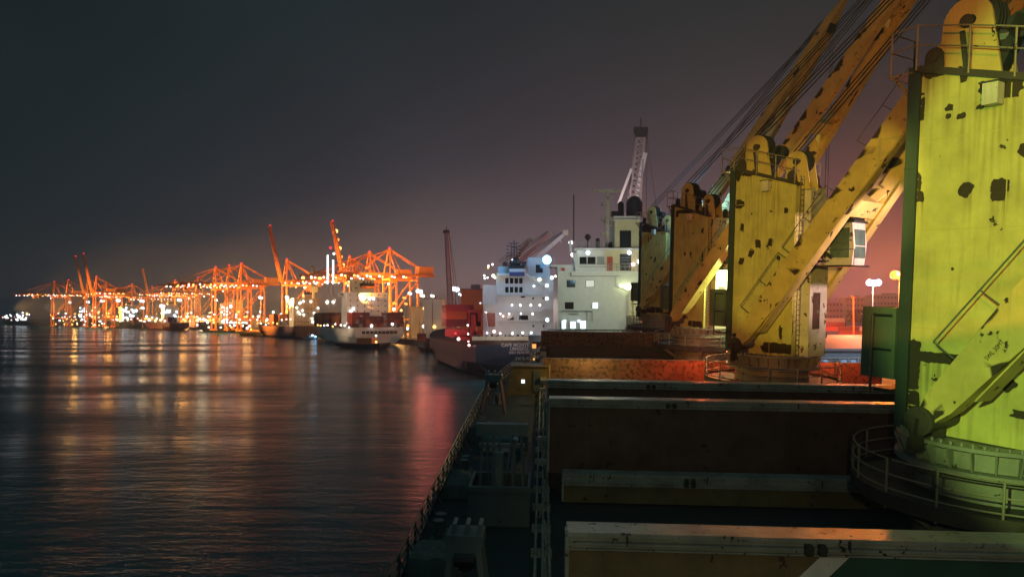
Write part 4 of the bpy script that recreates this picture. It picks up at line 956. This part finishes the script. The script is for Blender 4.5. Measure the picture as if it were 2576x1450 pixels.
for sh, Mx, lab in ((s5,M5,'dark red hulled ship'),(s6,M6,'long black hulled ship'),(s7,M7,'far left black ship')):
    stack(Mx @ T(-14,4,11), 5, 3, {'red':3,'maroon':3,'orange':1,'blue':1,'green':1}, 'on the '+lab, 'containers on the '+lab, rs)
    for i in range(12): qlamp(sh, (-16.2, 8+i*11+rs.random()*6, 11.5+rs.random()*7), 1.2, rs.choice(['white','small','cool','warm','redwhite']))
for i in range(22): qlamp(s8, (-15.5+rs.random()*8, i*6.5+rs.random()*5, 11+rs.random()*14), 1.5, rs.choice(['white','cool','redwhite','redwhite','small']))

# small craft
def small_boat(x, y, hd, L, B, H, mat, label, cabin, lamps, cat='boat', name='tugboat'):
    r, Mx = ship_at(x, y, hd, L, B, H, mat, label, name, 'small craft in the harbour', cat, .8)
    k = MB(); k.box(-B*.28,B*.28,L*.35,L*.62,H,H+cabin); k.box(-B*.2,B*.2,L*.4,L*.58,H+cabin,H+cabin*1.7); k.cyl((0,L*.5,H+cabin*1.7),(0,L*.5,H+cabin*3),.12,6); k.build('cabin', mat, r)
    k = MB(); k.box(-B*.21,B*.21,L*.4-.05,L*.4,H+cabin*1.15,H+cabin*1.55); k.build('window', M_['glass'], r)
    for p_, rr, kk in lamps: qlamp(r, p_, rr, kk)
    return r
small_boat(-42, 405, 20, 26, 9, 2.6, M_['black'], 'black tugboat floating before the dark blue lettered ship', 3, [((0,8,7.5),.35,'small'),((-2,2,4.5),.5,'redwhite')])
small_boat(-171, 636, 40, 14, 5, 1.6, M_['whitec'], 'small white launch glowing blue beside the brown hull', 2, [((0,1,3.6),.9,'cool'),((2,-.5,2.6),.7,'blue')], name='launch')
b1, _ = ship_at(-215, 745, 62, 80, 14, 4, M_['hull'], 'low black barge with orange lit deck between two big ships', 'barge', 'small craft in the harbour', 'barge', .3)
k = MB(); k.box(-6,6,4,70,4,4.5); k.box(-4,4,20,60,4.5,6); k.build('cargo', M_['sts'], b1)
for i in range(4): qlamp(b1, (-6,12+i*16,6.2), .9, 'warm')
b2, _ = ship_at(-78, 455, 62, 34, 12, 3, M_['hull'], 'low dark barge with an orange lit edge beside the tugboat', 'barge', 'small craft in the harbour', 'barge', .2)
k = MB(); k.box(-5.6,5.6,1,30,3.0,3.4); k.box(-3,3,8,20,3.4,6.5); k.build('cargo', M_['sts'], b2); qlamp(b2, (-5,3,4.4), .7, 'warm'); qlamp(b2,(0,7,8),.6,'white')

# ---------------------------------------------------------------- light masts
def light_mast(x, y, D, kind, rr, label, n=3, base=3.2):
    p_ = at(x, y, D); r = empty('light_mast', T(p_.x, p_.y, base), label, 'light mast', 'tall floodlight masts on the quay'); h = p_.z-base
    k = MB(); k.cyl((0,0,0),(0,0,h-.6),.55,8,.25); k.build('pole', M_['grey_blind'], r)
    k = MB(); k.ring((0,0,0),.5,1.6,h-1.0,h-.7,12); [k.box(math.cos(a)*1.4-.4,math.cos(a)*1.4+.4,math.sin(a)*1.4-.3,math.sin(a)*1.4+.3,h-.9,h-.5) for a in (0,1.6,3.1,4.7)]; k.build('lamp_ring', M_['dark'], r)
    for i in range(n): qlamp(r, ((i-(n-1)/2)*rr*1.3, -1.2, h-.3-.35*(i % 2)), rr, kind, 'floodlight')
    return r
pos_words = ['behind the tallest orange quay crane','right of the tallest quay crane','at the foot of the pink lattice boom']
ML = [(310,800,760,'white',1.7,z2,'left of the dark raised boom'),(575,795,740,'cool',1.5,z2,'right of the dark raised boom'),(650,855,700,'redwhite',1.6,z2,'above the containers of the brown hulled ship'),
 (1810,755,560,'cool',1.2,z2,'first left of the bright white pair'),(1905,735,540,'white',1.9,z2,'brightest of the row behind the pale sterned ship'),(1935,778,560,'white',1.4,z2,'lower one close beside the brightest mast'),(2035,780,520,'white',1.1,z2,'right of the brightest mast'),
 (2270,710,380,'cool',1.5,z2,'high beside the pink lattice boom'),(2315,765,390,'cool',.8,z2,'small, right of the pink lattice boom'),(2365,790,360,'sodium',1.1,z2,'burning orange right of the pink lattice boom'),(2435,800,360,'white',1.1,z2,'white pair beside the orange floodlight'),
 (1755,800,580,'sodium',1.2,z2,'upper orange one left of the bright white pair'),(1655,855,590,'sodium',1.3,z2,'lower orange one over the pale sterned ship'),(1770,860,560,'sodium',1.1,z2,'lowest orange one beside the crane legs'),
 (705,848,1330,'white',2.6,z1,'far left, between two leaning stays'),(890,845,1280,'cool',2.4,z1,'right of the twin raised booms'),(1035,835,1240,'white',2.9,z1,'large bright one over the long black ship'),(1195,830,1200,'white',2.8,z1,'second large bright one over the long black ship'),
 (1435,835,1120,'white',2.6,z1,'over the containers of the dark red ship'),(1640,885,1060,'cool',3.0,z1,'low wide cluster over the dark red ship'),(1810,825,1020,'white',2.4,z1,'left of the dense crane row'),(2180,825,900,'white',1.6,z1,'left of the beige accommodation tower'),
 (865,940,1250,'cool',2.2,z1,'low one below the twin raised booms'),(1440,905,1060,'white',2.0,z1,'low one beside the dark red ship')]
for x, y, D, kk, rr, conv, lab in ML: light_mast(*conv(x,y), D, kk, rr*.8, 'floodlight mast '+lab, 2)
light_mast(2195, 709, 370, 'cool', 1.7, 'cold white floodlight mast in the yard left of the nearest crane', 3)
light_mast(2262, 690, 350, 'sodium', 2.2, 'orange floodlight mast burning right against the nearest crane', 3)

def along_edge(f):
    es = edge[3:-1]; ls = [(Vector(b_)-Vector(a)).length for a,b_ in zip(es,es[1:])]; t = f*sum(ls)
    for (a,b_),l in zip(zip(es,es[1:]),ls):
        if t <= l: d = (Vector(b_)-Vector(a))/l; return Vector(a)+d*t, d
        t -= l
    return Vector(es[-1]), Vector((-.7,.7))
postpole = {}
for i in range(170):
    p_, d = along_edge((i+.5)/170*.96); inl = Vector((-d.y, d.x)); inl = inl if inl.x > 0 else -inl
    off = rs.uniform(4,70); hh = rs.choice((7,9,12,16,22)); q_ = p_+inl*off
    r = empty('quay_lamp', T(q_.x,q_.y,3.2), 'slim lamp post among the many lit along the far quay', 'lamp post', 'small lamp posts along the far quay')
    if hh not in postpole: k = MB(); k.cyl((0,0,0),(0,0,hh),.18,6); k.beam((-.8,0,hh),(.8,0,hh),.2,.2); o = k.build('pole', M_['grey_blind'], r); postpole[hh] = o.data
    else: o = bpy.data.objects.new('pole', postpole[hh]); C.objects.link(o); o.parent = r
    kk = rs.choices(['warm','sodium','white','cool','redwhite'],[4,4,3,1,1])[0]; qlamp(r, (0,-.3,hh+.5), (.75,1.2,1.7,2.1)[min(3,int(q_.y/400))], kk)
for i in range(16):
    p_, d = along_edge(.06+i*.055); inl = Vector((-d.y, d.x)); inl = inl if inl.x > 0 else -inl; q_ = p_+inl*(62+16*(i%3)); hh = 10+rs.random()*9; wl = 34+rs.random()*30
    r = empty('storage_shed', T(q_.x,q_.y,3.2) @ RZ(math.atan2(d.y,d.x)), 'long lit storage shed far behind the quay crane legs', 'shed', 'storage sheds behind the quay cranes')
    k = MB(); k.box(-wl/2,wl/2,-9,9,0,hh); k.build('wall', rs.choice([M_['farwall'],M_['sts'],M_['cream'],M_['farwall']]), r); k = MB(); k.prism([(-9.6,hh),(9.6,hh),(0,hh+3)],0,-wl/2-.5,wl/2+.5); k.build('roof', M_['grey_blind'], r)
# lattice booms
def lattice(k, a, b_, w0, w1, n, r=.12):
    a, b_ = Vector(a), Vector(b_); d = (b_-a).normalized(); u = Vector((0,1,0)); s_ = d.cross(u).normalized()
    cs = [(-1,-1),(1,-1),(1,1),(-1,1)]
    P = [[a+(b_-a)*i/n + (s_*cx+u*cy)*(w0+(w1-w0)*i/n)/2 for cx,cy in cs] for i in range(n+1)]
    for c_ in range(4):
        k.cyl(P[0][c_], P[n][c_], r, 5)
        for i in range(n):
            k.cyl(P[i][c_], P[i+1][(c_+1) % 4] if i % 2 else P[i+1][(c_+1) % 4], r*.6, 4); k.cyl(P[i+1][c_], P[i+1][(c_+1) % 4], r*.6, 4)
def boom_crane(x0, y0, x1, y1, D, mat, w, label, tip=True):
    a, b_ = at(x0,y0,D), at(x1,y1,D); r = empty('mobile_crane', T(a.x,a.y,3.2), label, 'mobile crane', 'mobile cranes with tall lattice booms')
    h = a.z-3.2; d_ = b_-a; k = MB(); k.cyl((0,0,0),(0,0,h),w*.8,10); k.box(-w*1.6,w*1.6,-w*1.2,w*1.2,h-w*2,h); k.build('tower', mat, r)
    k = MB(); lattice(k, (0,0,h), Vector((0,0,h))+d_, w, w*.55, 16, w*.1); k.build('boom', mat, r)
    k = MB(); e = Vector((0,0,h))+d_; k.box(e.x-w*.6,e.x+w*.6,e.y-.5,e.y+.5,e.z-.3,e.z+w*.5); k.cyl(e,e+Vector((0,0,w*1.3)),.2,5); k.build('boom_head', M_['dark'], r)
    k = MB(); k.cyl(e+Vector((w*.5,0,0)),(e.x*.3+w*2,0,h),.09,4); k.cyl(e+Vector((w*.5,0,0)),(w*1.2,0,h*.9),.09,4); k.build('rope', M_['rope'], r)
    return r
M_['palelat'] = paint('pale_lattice_paint', (.38,.33,.34), .6, .2, .1, .5)
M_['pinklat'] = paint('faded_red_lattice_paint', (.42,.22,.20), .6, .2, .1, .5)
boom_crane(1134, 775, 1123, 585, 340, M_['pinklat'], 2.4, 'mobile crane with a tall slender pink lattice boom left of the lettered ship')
boom_crane(790, 720, 786, 672, 820, M_['grabsteel'], 3.2, 'small dark lattice mast between the lone raised boom and the lit tower')
mc = boom_crane(1590, 560, 1612, 335, 265, M_['palelat'], 4.2, 'mobile crane whose red and white boom rises behind the white funnel casing')
k = MB(); a = at(1597,512,264)-Vector((mc.location.x,mc.location.y,3.2)); b_ = at(1622,385,264)-Vector((mc.location.x,mc.location.y,3.2)); k.beam(a,b_,1.2,1.2,w2=1.6,h2=1.6)
a = at(1556,512,264)-mc.location; b_ = at(1588,425,264)-mc.location; k.beam(a,b_,.9,.9); k.build('white_strut', M_['whitec'], mc)
k = MB(); a = at(1612,330,264)-mc.location; k.box(a.x-2,a.x+2.2,a.y-1,a.y+1,a.z-2.2,a.z+.8); k.build('tip_winch', M_['dark'], mc)
r = empty('lit_tower', T(*at(832,700,600)), 'slender white lit tower with a red light on top, left of the glowing boom', 'tower'); r.location.z = 3.2
k = MB(); ht = at(832,635,600).z-3.2
for x in (-2.2,2.2): lattice(k, (x,0,0), (x,0,ht-6), 1.4, 1.2, 26, .16)
k.build('frame', M_['whitec'], r); k = MB(); k.box(-2.9,-1.5,-.9,-.6,ht-22,ht-2); k.box(1.5,2.9,-.9,-.6,ht-24,ht-6); k.build('glow_panel', E_['winw'], r)  # glowing strips stand in for light on the white lattice
for x,z,rr in ((-2.4,ht-24,1.2),(2.2,ht-24,1.1),(-2.4,ht-40,1.3),(2.4,ht-40,1.2),(3,ht-1,1.0)): qlamp(r, (x,-1.4,z), rr, 'white')
qlamp(r, (0,0,ht+4), 1.1, 'red', 'beacon')

# long lit shed behind the pale sterned ship and orange store houses
def building(x0,y0,x1,y1,D,depth,mat,label,name='building',win=None,rx=3,ry=2,base=3.2,cat='building'):
    a, b_ = at(x0,y1,D), at(x1,y0,D); r = empty(name, T((a.x+b_.x)/2, D, base), label, cat); wd = b_.x-a.x; h = b_.z-base
    k = MB(); k.box(-wd/2,wd/2,0,depth,0,h); o = k.build('wall', mat, r); k = MB(); k.box(-wd/2-.4,wd/2+.4,-.4,depth+.4,h,h+.5); k.box(-wd*.2,wd*.1,2,depth*.5,h+.5,h+2.5); k.build('roof', M_['grey_blind'], r)
    if win:
        k = MB()
        for i in range(rx):
            for j in range(ry):
                xc = -wd/2+wd*(i+.5)/rx; zc = h*(j+.6)/ry; k.box(xc-wd/rx*.25,xc+wd/rx*.25,-.12,-.03,zc-h/ry*.18,zc+h/ry*.18)
        k.build('window', win, o)
    return r
building(1028,772,1200,800,600,40,M_['farwall'],'long pale warehouse glowing behind the tall orange crane legs','warehouse',M_['grey_blind'],8,1)
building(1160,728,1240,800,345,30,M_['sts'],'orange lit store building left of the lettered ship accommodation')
building(1066,752,1112,800,520,24,M_['whitec'],'small pale shed between the legs of the tallest quay crane')
# right hand yard: warehouse roof, container rows, far buildings, trees
wh = empty('warehouse', T(132,250,3.2), 'long grey warehouse with a ribbed roof and blue lit windows beyond the hook', 'warehouse')
k = MB(); k.box(-34,90,0,175,0,5.2); o = k.build('wall', M_['bluegrey'], wh)
k = MB(); k.prism([(-2,5.2),(178,5.2),(178,6.2),(88,7.4),(-2,6.0)],0,-36,92); k.build('roof', corrug('ribbed_roof_sheet',(.30,.30,.30),.25,1), wh)
k = MB(); k.box(-34,90,-.6,-.1,2.6,3.0); [k.box(-34+i*3.1,-33.6+i*3.1,-.4,-.05,0,2.6) for i in range(40)]; k.build('pillar', M_['white'], wh)
k = MB()
for i in range(40):
    if i % 3: k.box(-33+i*3.1,-31.4+i*3.1,-.1,-.04,.8,2.1)
k.build('window', emit('pale_blue_lit_window',(.35,.6,1),.55), o)
gy = 'container rows in the yard on the right'
for row,(D,x0) in enumerate(((455,188),(485,180))):
    for i in range(6):
        hh = rs.choice((3,4,4,5)) if row == 0 else rs.choice((5,6,5))
        for j in range(hh):
            cn = rs.choices(['red','orange','white','maroon','grey','blue'],[4,4,1,2,1,.6])[0]
            container(T(x0+i*12.7, D, 3.2+j*2.6) @ RZ(-PI/2), cn, f'{cn} container stacked in the {"front" if row == 0 else "rear"} row of the yard on the right', gy)
def tree(x,y,s_,label):
    r = empty('tree', T(x,y,3.2), label, 'tree'); k = MB(); k.cyl((0,0,0),(0,0,s_*.5),s_*.035,7,s_*.02)
    for i in range(6): a = i*1.05; k.cyl((0,0,s_*(.25+.04*i)),(math.cos(a)*s_*.3,math.sin(a)*s_*.3,s_*(.55+.04*i)),s_*.015,5,s_*.006)
    k.build('trunk', M_['hatch'], r); k = MB(); q = random.Random(int(x))
    for i in range(1500):
        th, ph, rr = q.random()*6.28, q.uniform(-1,1), q.random()**.45; c_ = Vector((math.cos(th)*math.sqrt(1-ph*ph),math.sin(th)*math.sqrt(1-ph*ph),ph*.7))*rr*s_*.42
        if noise.noise(c_*(5/s_)+Vector((x,0,0))) < -.08: continue
        c_ += Vector((0,0,s_*.72)); e1 = Vector((q.uniform(-1,1),q.uniform(-1,1),q.uniform(-1,1))).normalized()*s_*.03; e2 = e1.cross(Vector((q.random(),q.random(),1))).normalized()*s_*.022
        k.add([c_-e1,c_+e2,c_+e1,c_-e2],[(0,1,2,3)])
    k.build('crown', paint('dark_foliage',(.05,.06,.025),.8,.4,0,1,.1) if 'foliage' not in M_ else M_['foliage'], r); return r
M_['foliage'] = paint('dark_foliage',(.05,.06,.025),.8,.4,0,1,.1)
tree(262,560,22,'dark tree in red haze behind the yard containers'); tree(280,575,19,'smaller dark tree just right of the tree in red haze')
building(2040,760,2120,800,800,20,M_['farwall'],'far apartment block left of the tree in the red haze','building',M_['black'],9,5)
building(2128,748,2190,800,860,20,M_['farwall'],'taller far apartment block behind the tree','building',M_['black'],7,6)
building(2196,742,2300,800,840,20,M_['farwall'],'wide far apartment block behind the two floodlight masts','building',M_['black'],12,6)
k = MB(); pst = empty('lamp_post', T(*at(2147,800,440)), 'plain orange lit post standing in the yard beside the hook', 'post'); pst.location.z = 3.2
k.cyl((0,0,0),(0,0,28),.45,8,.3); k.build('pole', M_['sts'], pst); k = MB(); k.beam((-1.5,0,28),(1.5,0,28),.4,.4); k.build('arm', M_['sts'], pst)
# deck clutter on the quay beside the nearest ship side, orange lit
for i in range(7):
    for j in range(rs.choice((1,2))): container(T(-60+i*9+rs.random()*2, 505+rs.random()*12, 3.2+j*2.6) @ RZ(R(80+rs.random()*20)), rs.choice(['orange','maroon','red']), 'rust coloured container on the quay between the pale sterned ship and the lettered ship', 'containers on the quay between two ships', 6.06)
for i in range(6):
    for j in range(rs.choice((3,4,5))): container(T(-32+i*2.6, 545, 3.2+j*2.6), rs.choice(['grey','maroon','white','blue']), 'grey or maroon container stacked under the tallest quay crane', 'containers under the tallest quay crane')

# ---------------------------------------------------------------- light
def point(name, loc, col, W, r=.6, spot=None, target=None, blend=.5):
    l = bpy.data.lights.new(name, 'SPOT' if spot else 'POINT'); l.color = col; l.energy = W; l.shadow_soft_size = r
    if spot: l.spot_size = R(spot); l.spot_blend = blend
    o = bpy.data.objects.new(name, l); C.objects.link(o); o.location = loc
    if target is not None: o.rotation_euler = (Vector(target)-Vector(loc)).to_track_quat('-Z','Y').to_euler()
    return o
sv = lambda x,y,z: S @ Vector((x,y,z))
# sodium mast on the quay astern, and the green tinted floodlights of our own bridge front
point('quay_sodium_flood', sv(-16,-40,11.5), (1,.34,.05), 84000, .3, 34, sv(21.3,52.4,19.3), .12)
point('bridge_and_fill_flood', sv(-3.2,-1.5,3.0), (.62,1,.22), 30000, .12, 41, sv(-3.2+29.3,25.8,.3), .25)
# unseen lights added between the cranes to colour their sides and hatch covers
point('unseen_deck_light', sv(19.6,71.0,-.5), (.78,1,.4), 3200, .3)
point('unseen_deck_light', sv(24,60,-3.5), (1,.30,.12), 500, .3)
point('unseen_deck_light', sv(22.5,41,3), (1,.62,.62), 5000, .4, 75, sv(18,50,2), .5)
point('unseen_deck_light', sv(12,54.9,-5.3), (1,.11,.03), 1300, .15)
point('unseen_deck_light', sv(22,55.0,-5.3), (1,.13,.03), 1300, .15)
p_ = S @ T(*CR[3]) @ RZ(U_A-R(SLEW[3])) @ (jib_point(15,-2.6)+Vector((-1.6,0,1.6))); point('added_jib_light', p_, (.25,.65,1), 2200, .2)  # blue point added to tint the jib, no lamp fitted
point('unseen_deck_light', sv(3.6,55.2,-5.4), (1,.66,.15), 700, .1)
point('bridge_and_fill_flood', sv(.5,-1.5,1.6), (1,.88,.52), 1500, .15, 84, sv(15,18,-8), .35)  # fill spot added to brighten the near hatch covers
point('bridge_and_fill_flood', sv(-3.6,-1.6,3.9), (.95,.80,.12), 40000, .2, 17, sv(16.5,46,2.5), .3)  # narrow spot added to brighten the second crane's jib
for i in range(17):
    p_, d = along_edge(.04+i*.055); inl = Vector((-d.y, d.x)); inl = inl if inl.x > 0 else -inl; q_ = p_+inl*38
    point('yard_fill_light', (q_.x, q_.y, 17+6*(i % 2)), (1,.50,.12) if i % 3 else (1,.78,.45), 30000*(q_.y/700)**.8, 7)  # unseen points added to light sheds, crane legs and low haze
for a_, t_, W in (((-150,470,34),(-102,546,26),150000),((-235,640,30),(-190,690,22),160000),((-400,880,30),(-350,940,24),220000),((-150,455,18),(-92,514,8),40000)): point('ship_fill_spot', a_, (1,.66,.38), W, 1.5, 48, t_, .5)  # spots added over the water to brighten the moored ships
# sodium spots added over the water to light the quay cranes
for x, y, D, W in ((1080,745,560,.7),(1010,730,625,1.0),(930,735,650,.9),(860,735,710,.8),(740,735,735,1.0),(610,735,800,.9),(545,740,860,.9),(480,745,1130,.8),(430,750,1180,.8),(330,750,1310,.8),(235,752,1090,1.0),(140,755,1210,.8)):
    p_ = at(x, y, D); td = edge_dir(D); inl = Vector((-td.y, td.x, 0)); inl = inl if inl.x > 0 else -inl
    q_ = Vector((p_.x,p_.y,34))-inl*55
    point('quay_fill_spot', q_, (1,.36,.05), 900000*W*(D/700)**1.0, 2, 105, q_+inl*70+Vector((0,0,2)), .35)
    point('quay_fill_spot', q_+td*60, (1,.55,.2), 420000*W*(D/700)**1.0, 2, 105, q_+td*60+inl*70+Vector((0,0,2)), .35)
for p_, col, W in (((-2,228,22),(1,.80,.72),26000),((-24,250,16),(1,.16,.13),24000),((-36,300,20),(1,.22,.14),48000),((20,160,30),(.95,1,.80),30000),((33,168,26),(.9,1,.5),9000),
   ((190,420,30),(1,.16,.05),800000),((230,640,45),(1,.14,.07),4000000),((182.5,348,40),(1,.24,.025),7000000),((180,368,36),(.7,.85,1),260000),((-6,244,44),(.12,.5,1),25000),((120,225,18),(.6,.75,1),50000),((30,250,60),(1,.7,.65),60000),((60,210,70),(.9,.9,1),30000)):
    point('harbour_lamp_and_fill', p_, col, W*.22, 3.0)  # points at yard mast lamps, plus others added to brighten ships and haze

HAZE = 0.00028
if HAZE:
    k = MB(); k.box(-6000,6000,-700,9500,-14,150)
    hm = bpy.data.materials.new('night_haze'); hm.use_nodes = True; hn = hm.node_tree; hn.nodes.clear()
    ho = hn.nodes.new('ShaderNodeOutputMaterial'); hv = hn.nodes.new('ShaderNodeVolumePrincipled'); hv.inputs['Color'].default_value = (.68,.80,1,1); hv.inputs['Density'].default_value = HAZE; hv.inputs['Anisotropy'].default_value = .3
    hn.links.new(hv.outputs[0], ho.inputs['Volume']); hz = tag(k.build('haze', hm), kind='stuff')
# ---------------------------------------------------------------- sky
wd = bpy.data.worlds.new('World'); bpy.context.scene.world = wd; wd.use_nodes = True; nt = wd.node_tree; nt.nodes.clear()
wo = N(nt,'ShaderNodeOutputWorld'); bg = N(nt,'ShaderNodeBackground'); nt.links.new(bg.outputs[0], wo.inputs[0])
tc = N(nt,'ShaderNodeTexCoord'); sp = N(nt,'ShaderNodeSeparateXYZ'); nt.links.new(tc.outputs['Generated'], sp.inputs[0])
def mth(op, a, b_=None):
    n = N(nt,'ShaderNodeMath',operation=op)
    for i, v in enumerate((a,b_)):
        if v is None: continue
        if hasattr(v,'links'): nt.links.new(v, n.inputs[i])
        else: n.inputs[i].default_value = v
    return n.outputs[0]
az = mth('ARCTAN2', sp.outputs[0], sp.outputs[1]); zz = mth('MAXIMUM', sp.outputs[2], 0.0)
def lobe(a0, sa, sz):
    d = mth('DIVIDE', mth('SUBTRACT', az, a0), sa); g = mth('EXPONENT', mth('MULTIPLY', mth('MULTIPLY', d, d), -1.0)); e = mth('EXPONENT', mth('MULTIPLY', zz, -1.0/sz)); return mth('MULTIPLY', g, e)
def vadd(*cols):
    acc = None
    for fac, c_ in cols:
        v = N(nt,'ShaderNodeVectorMath',operation='SCALE'); v.inputs[0].default_value = c_
        if hasattr(fac,'links'): nt.links.new(fac, v.inputs['Scale'])
        else: v.inputs['Scale'].default_value = fac
        if acc is None: acc = v.outputs[0]
        else:
            a_ = N(nt,'ShaderNodeVectorMath',operation='ADD'); nt.links.new(acc,a_.inputs[0]); nt.links.new(v.outputs[0],a_.inputs[1]); acc = a_.outputs[0]
    return acc
back = mth('MAXIMUM', mth('MULTIPLY', sp.outputs[1], -1.0), 0.0)
nz = N(nt,'ShaderNodeTexNoise'); nz.inputs['Scale'].default_value = 2.2; nz.inputs['Detail'].default_value = 3; nt.links.new(tc.outputs['Generated'], nz.inputs['Vector'])
cl = mth('ADD', mth('MULTIPLY', nz.outputs['Fac'], .5), .75)
col = vadd((mth('ADD', mth('MULTIPLY', nz.outputs['Fac'], 1.1), .45),(.0068,.0162,.0190)), (mth('MULTIPLY', lobe(.10,.35,.10), cl),(.30,.215,.262)), (lobe(-.05,.7,.2),(.010,.009,.012)), (lobe(.49,.13,.06),(1.0,.13,.06)), (lobe(-.1,.35,.03),(.25,.10,.06)), (mth('MULTIPLY',back,1.0),(.03,.075,.085)), (mth('MAXIMUM', mth('MULTIPLY', mth('SUBTRACT', zz, .45), 1.8), 0.0),(.022,.062,.074)))  # overhead and rear teal terms lie out of view, added as ambient fill
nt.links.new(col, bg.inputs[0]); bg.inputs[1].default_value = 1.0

print('containers', NCONT[0])
# ---------------------------------------------------------------- camera and render settings
cam = bpy.data.cameras.new('camera'); co = bpy.data.objects.new('camera', cam); C.objects.link(co); bpy.context.scene.camera = co
co.location = (0,0,CAMZ); co.rotation_euler = (PI/2,0,0); cam.sensor_width = 36; cam.lens = 36*F/2575.0; cam.clip_end = 20000; cam.clip_start = .1
cam.shift_y = (HY-725)/2575.0; cam.shift_x = 0
sc = bpy.context.scene; sc.view_settings.view_transform = 'Standard'; sc.view_settings.look = 'None'; sc.view_settings.exposure = 0; sc.view_settings.gamma = 1
sc.render.engine = 'CYCLES'
try: sc.cycles.use_light_tree = True; sc.cycles.max_bounces = 6; sc.cycles.sample_clamp_indirect = 4; sc.cycles.use_denoising = True
except Exception: pass
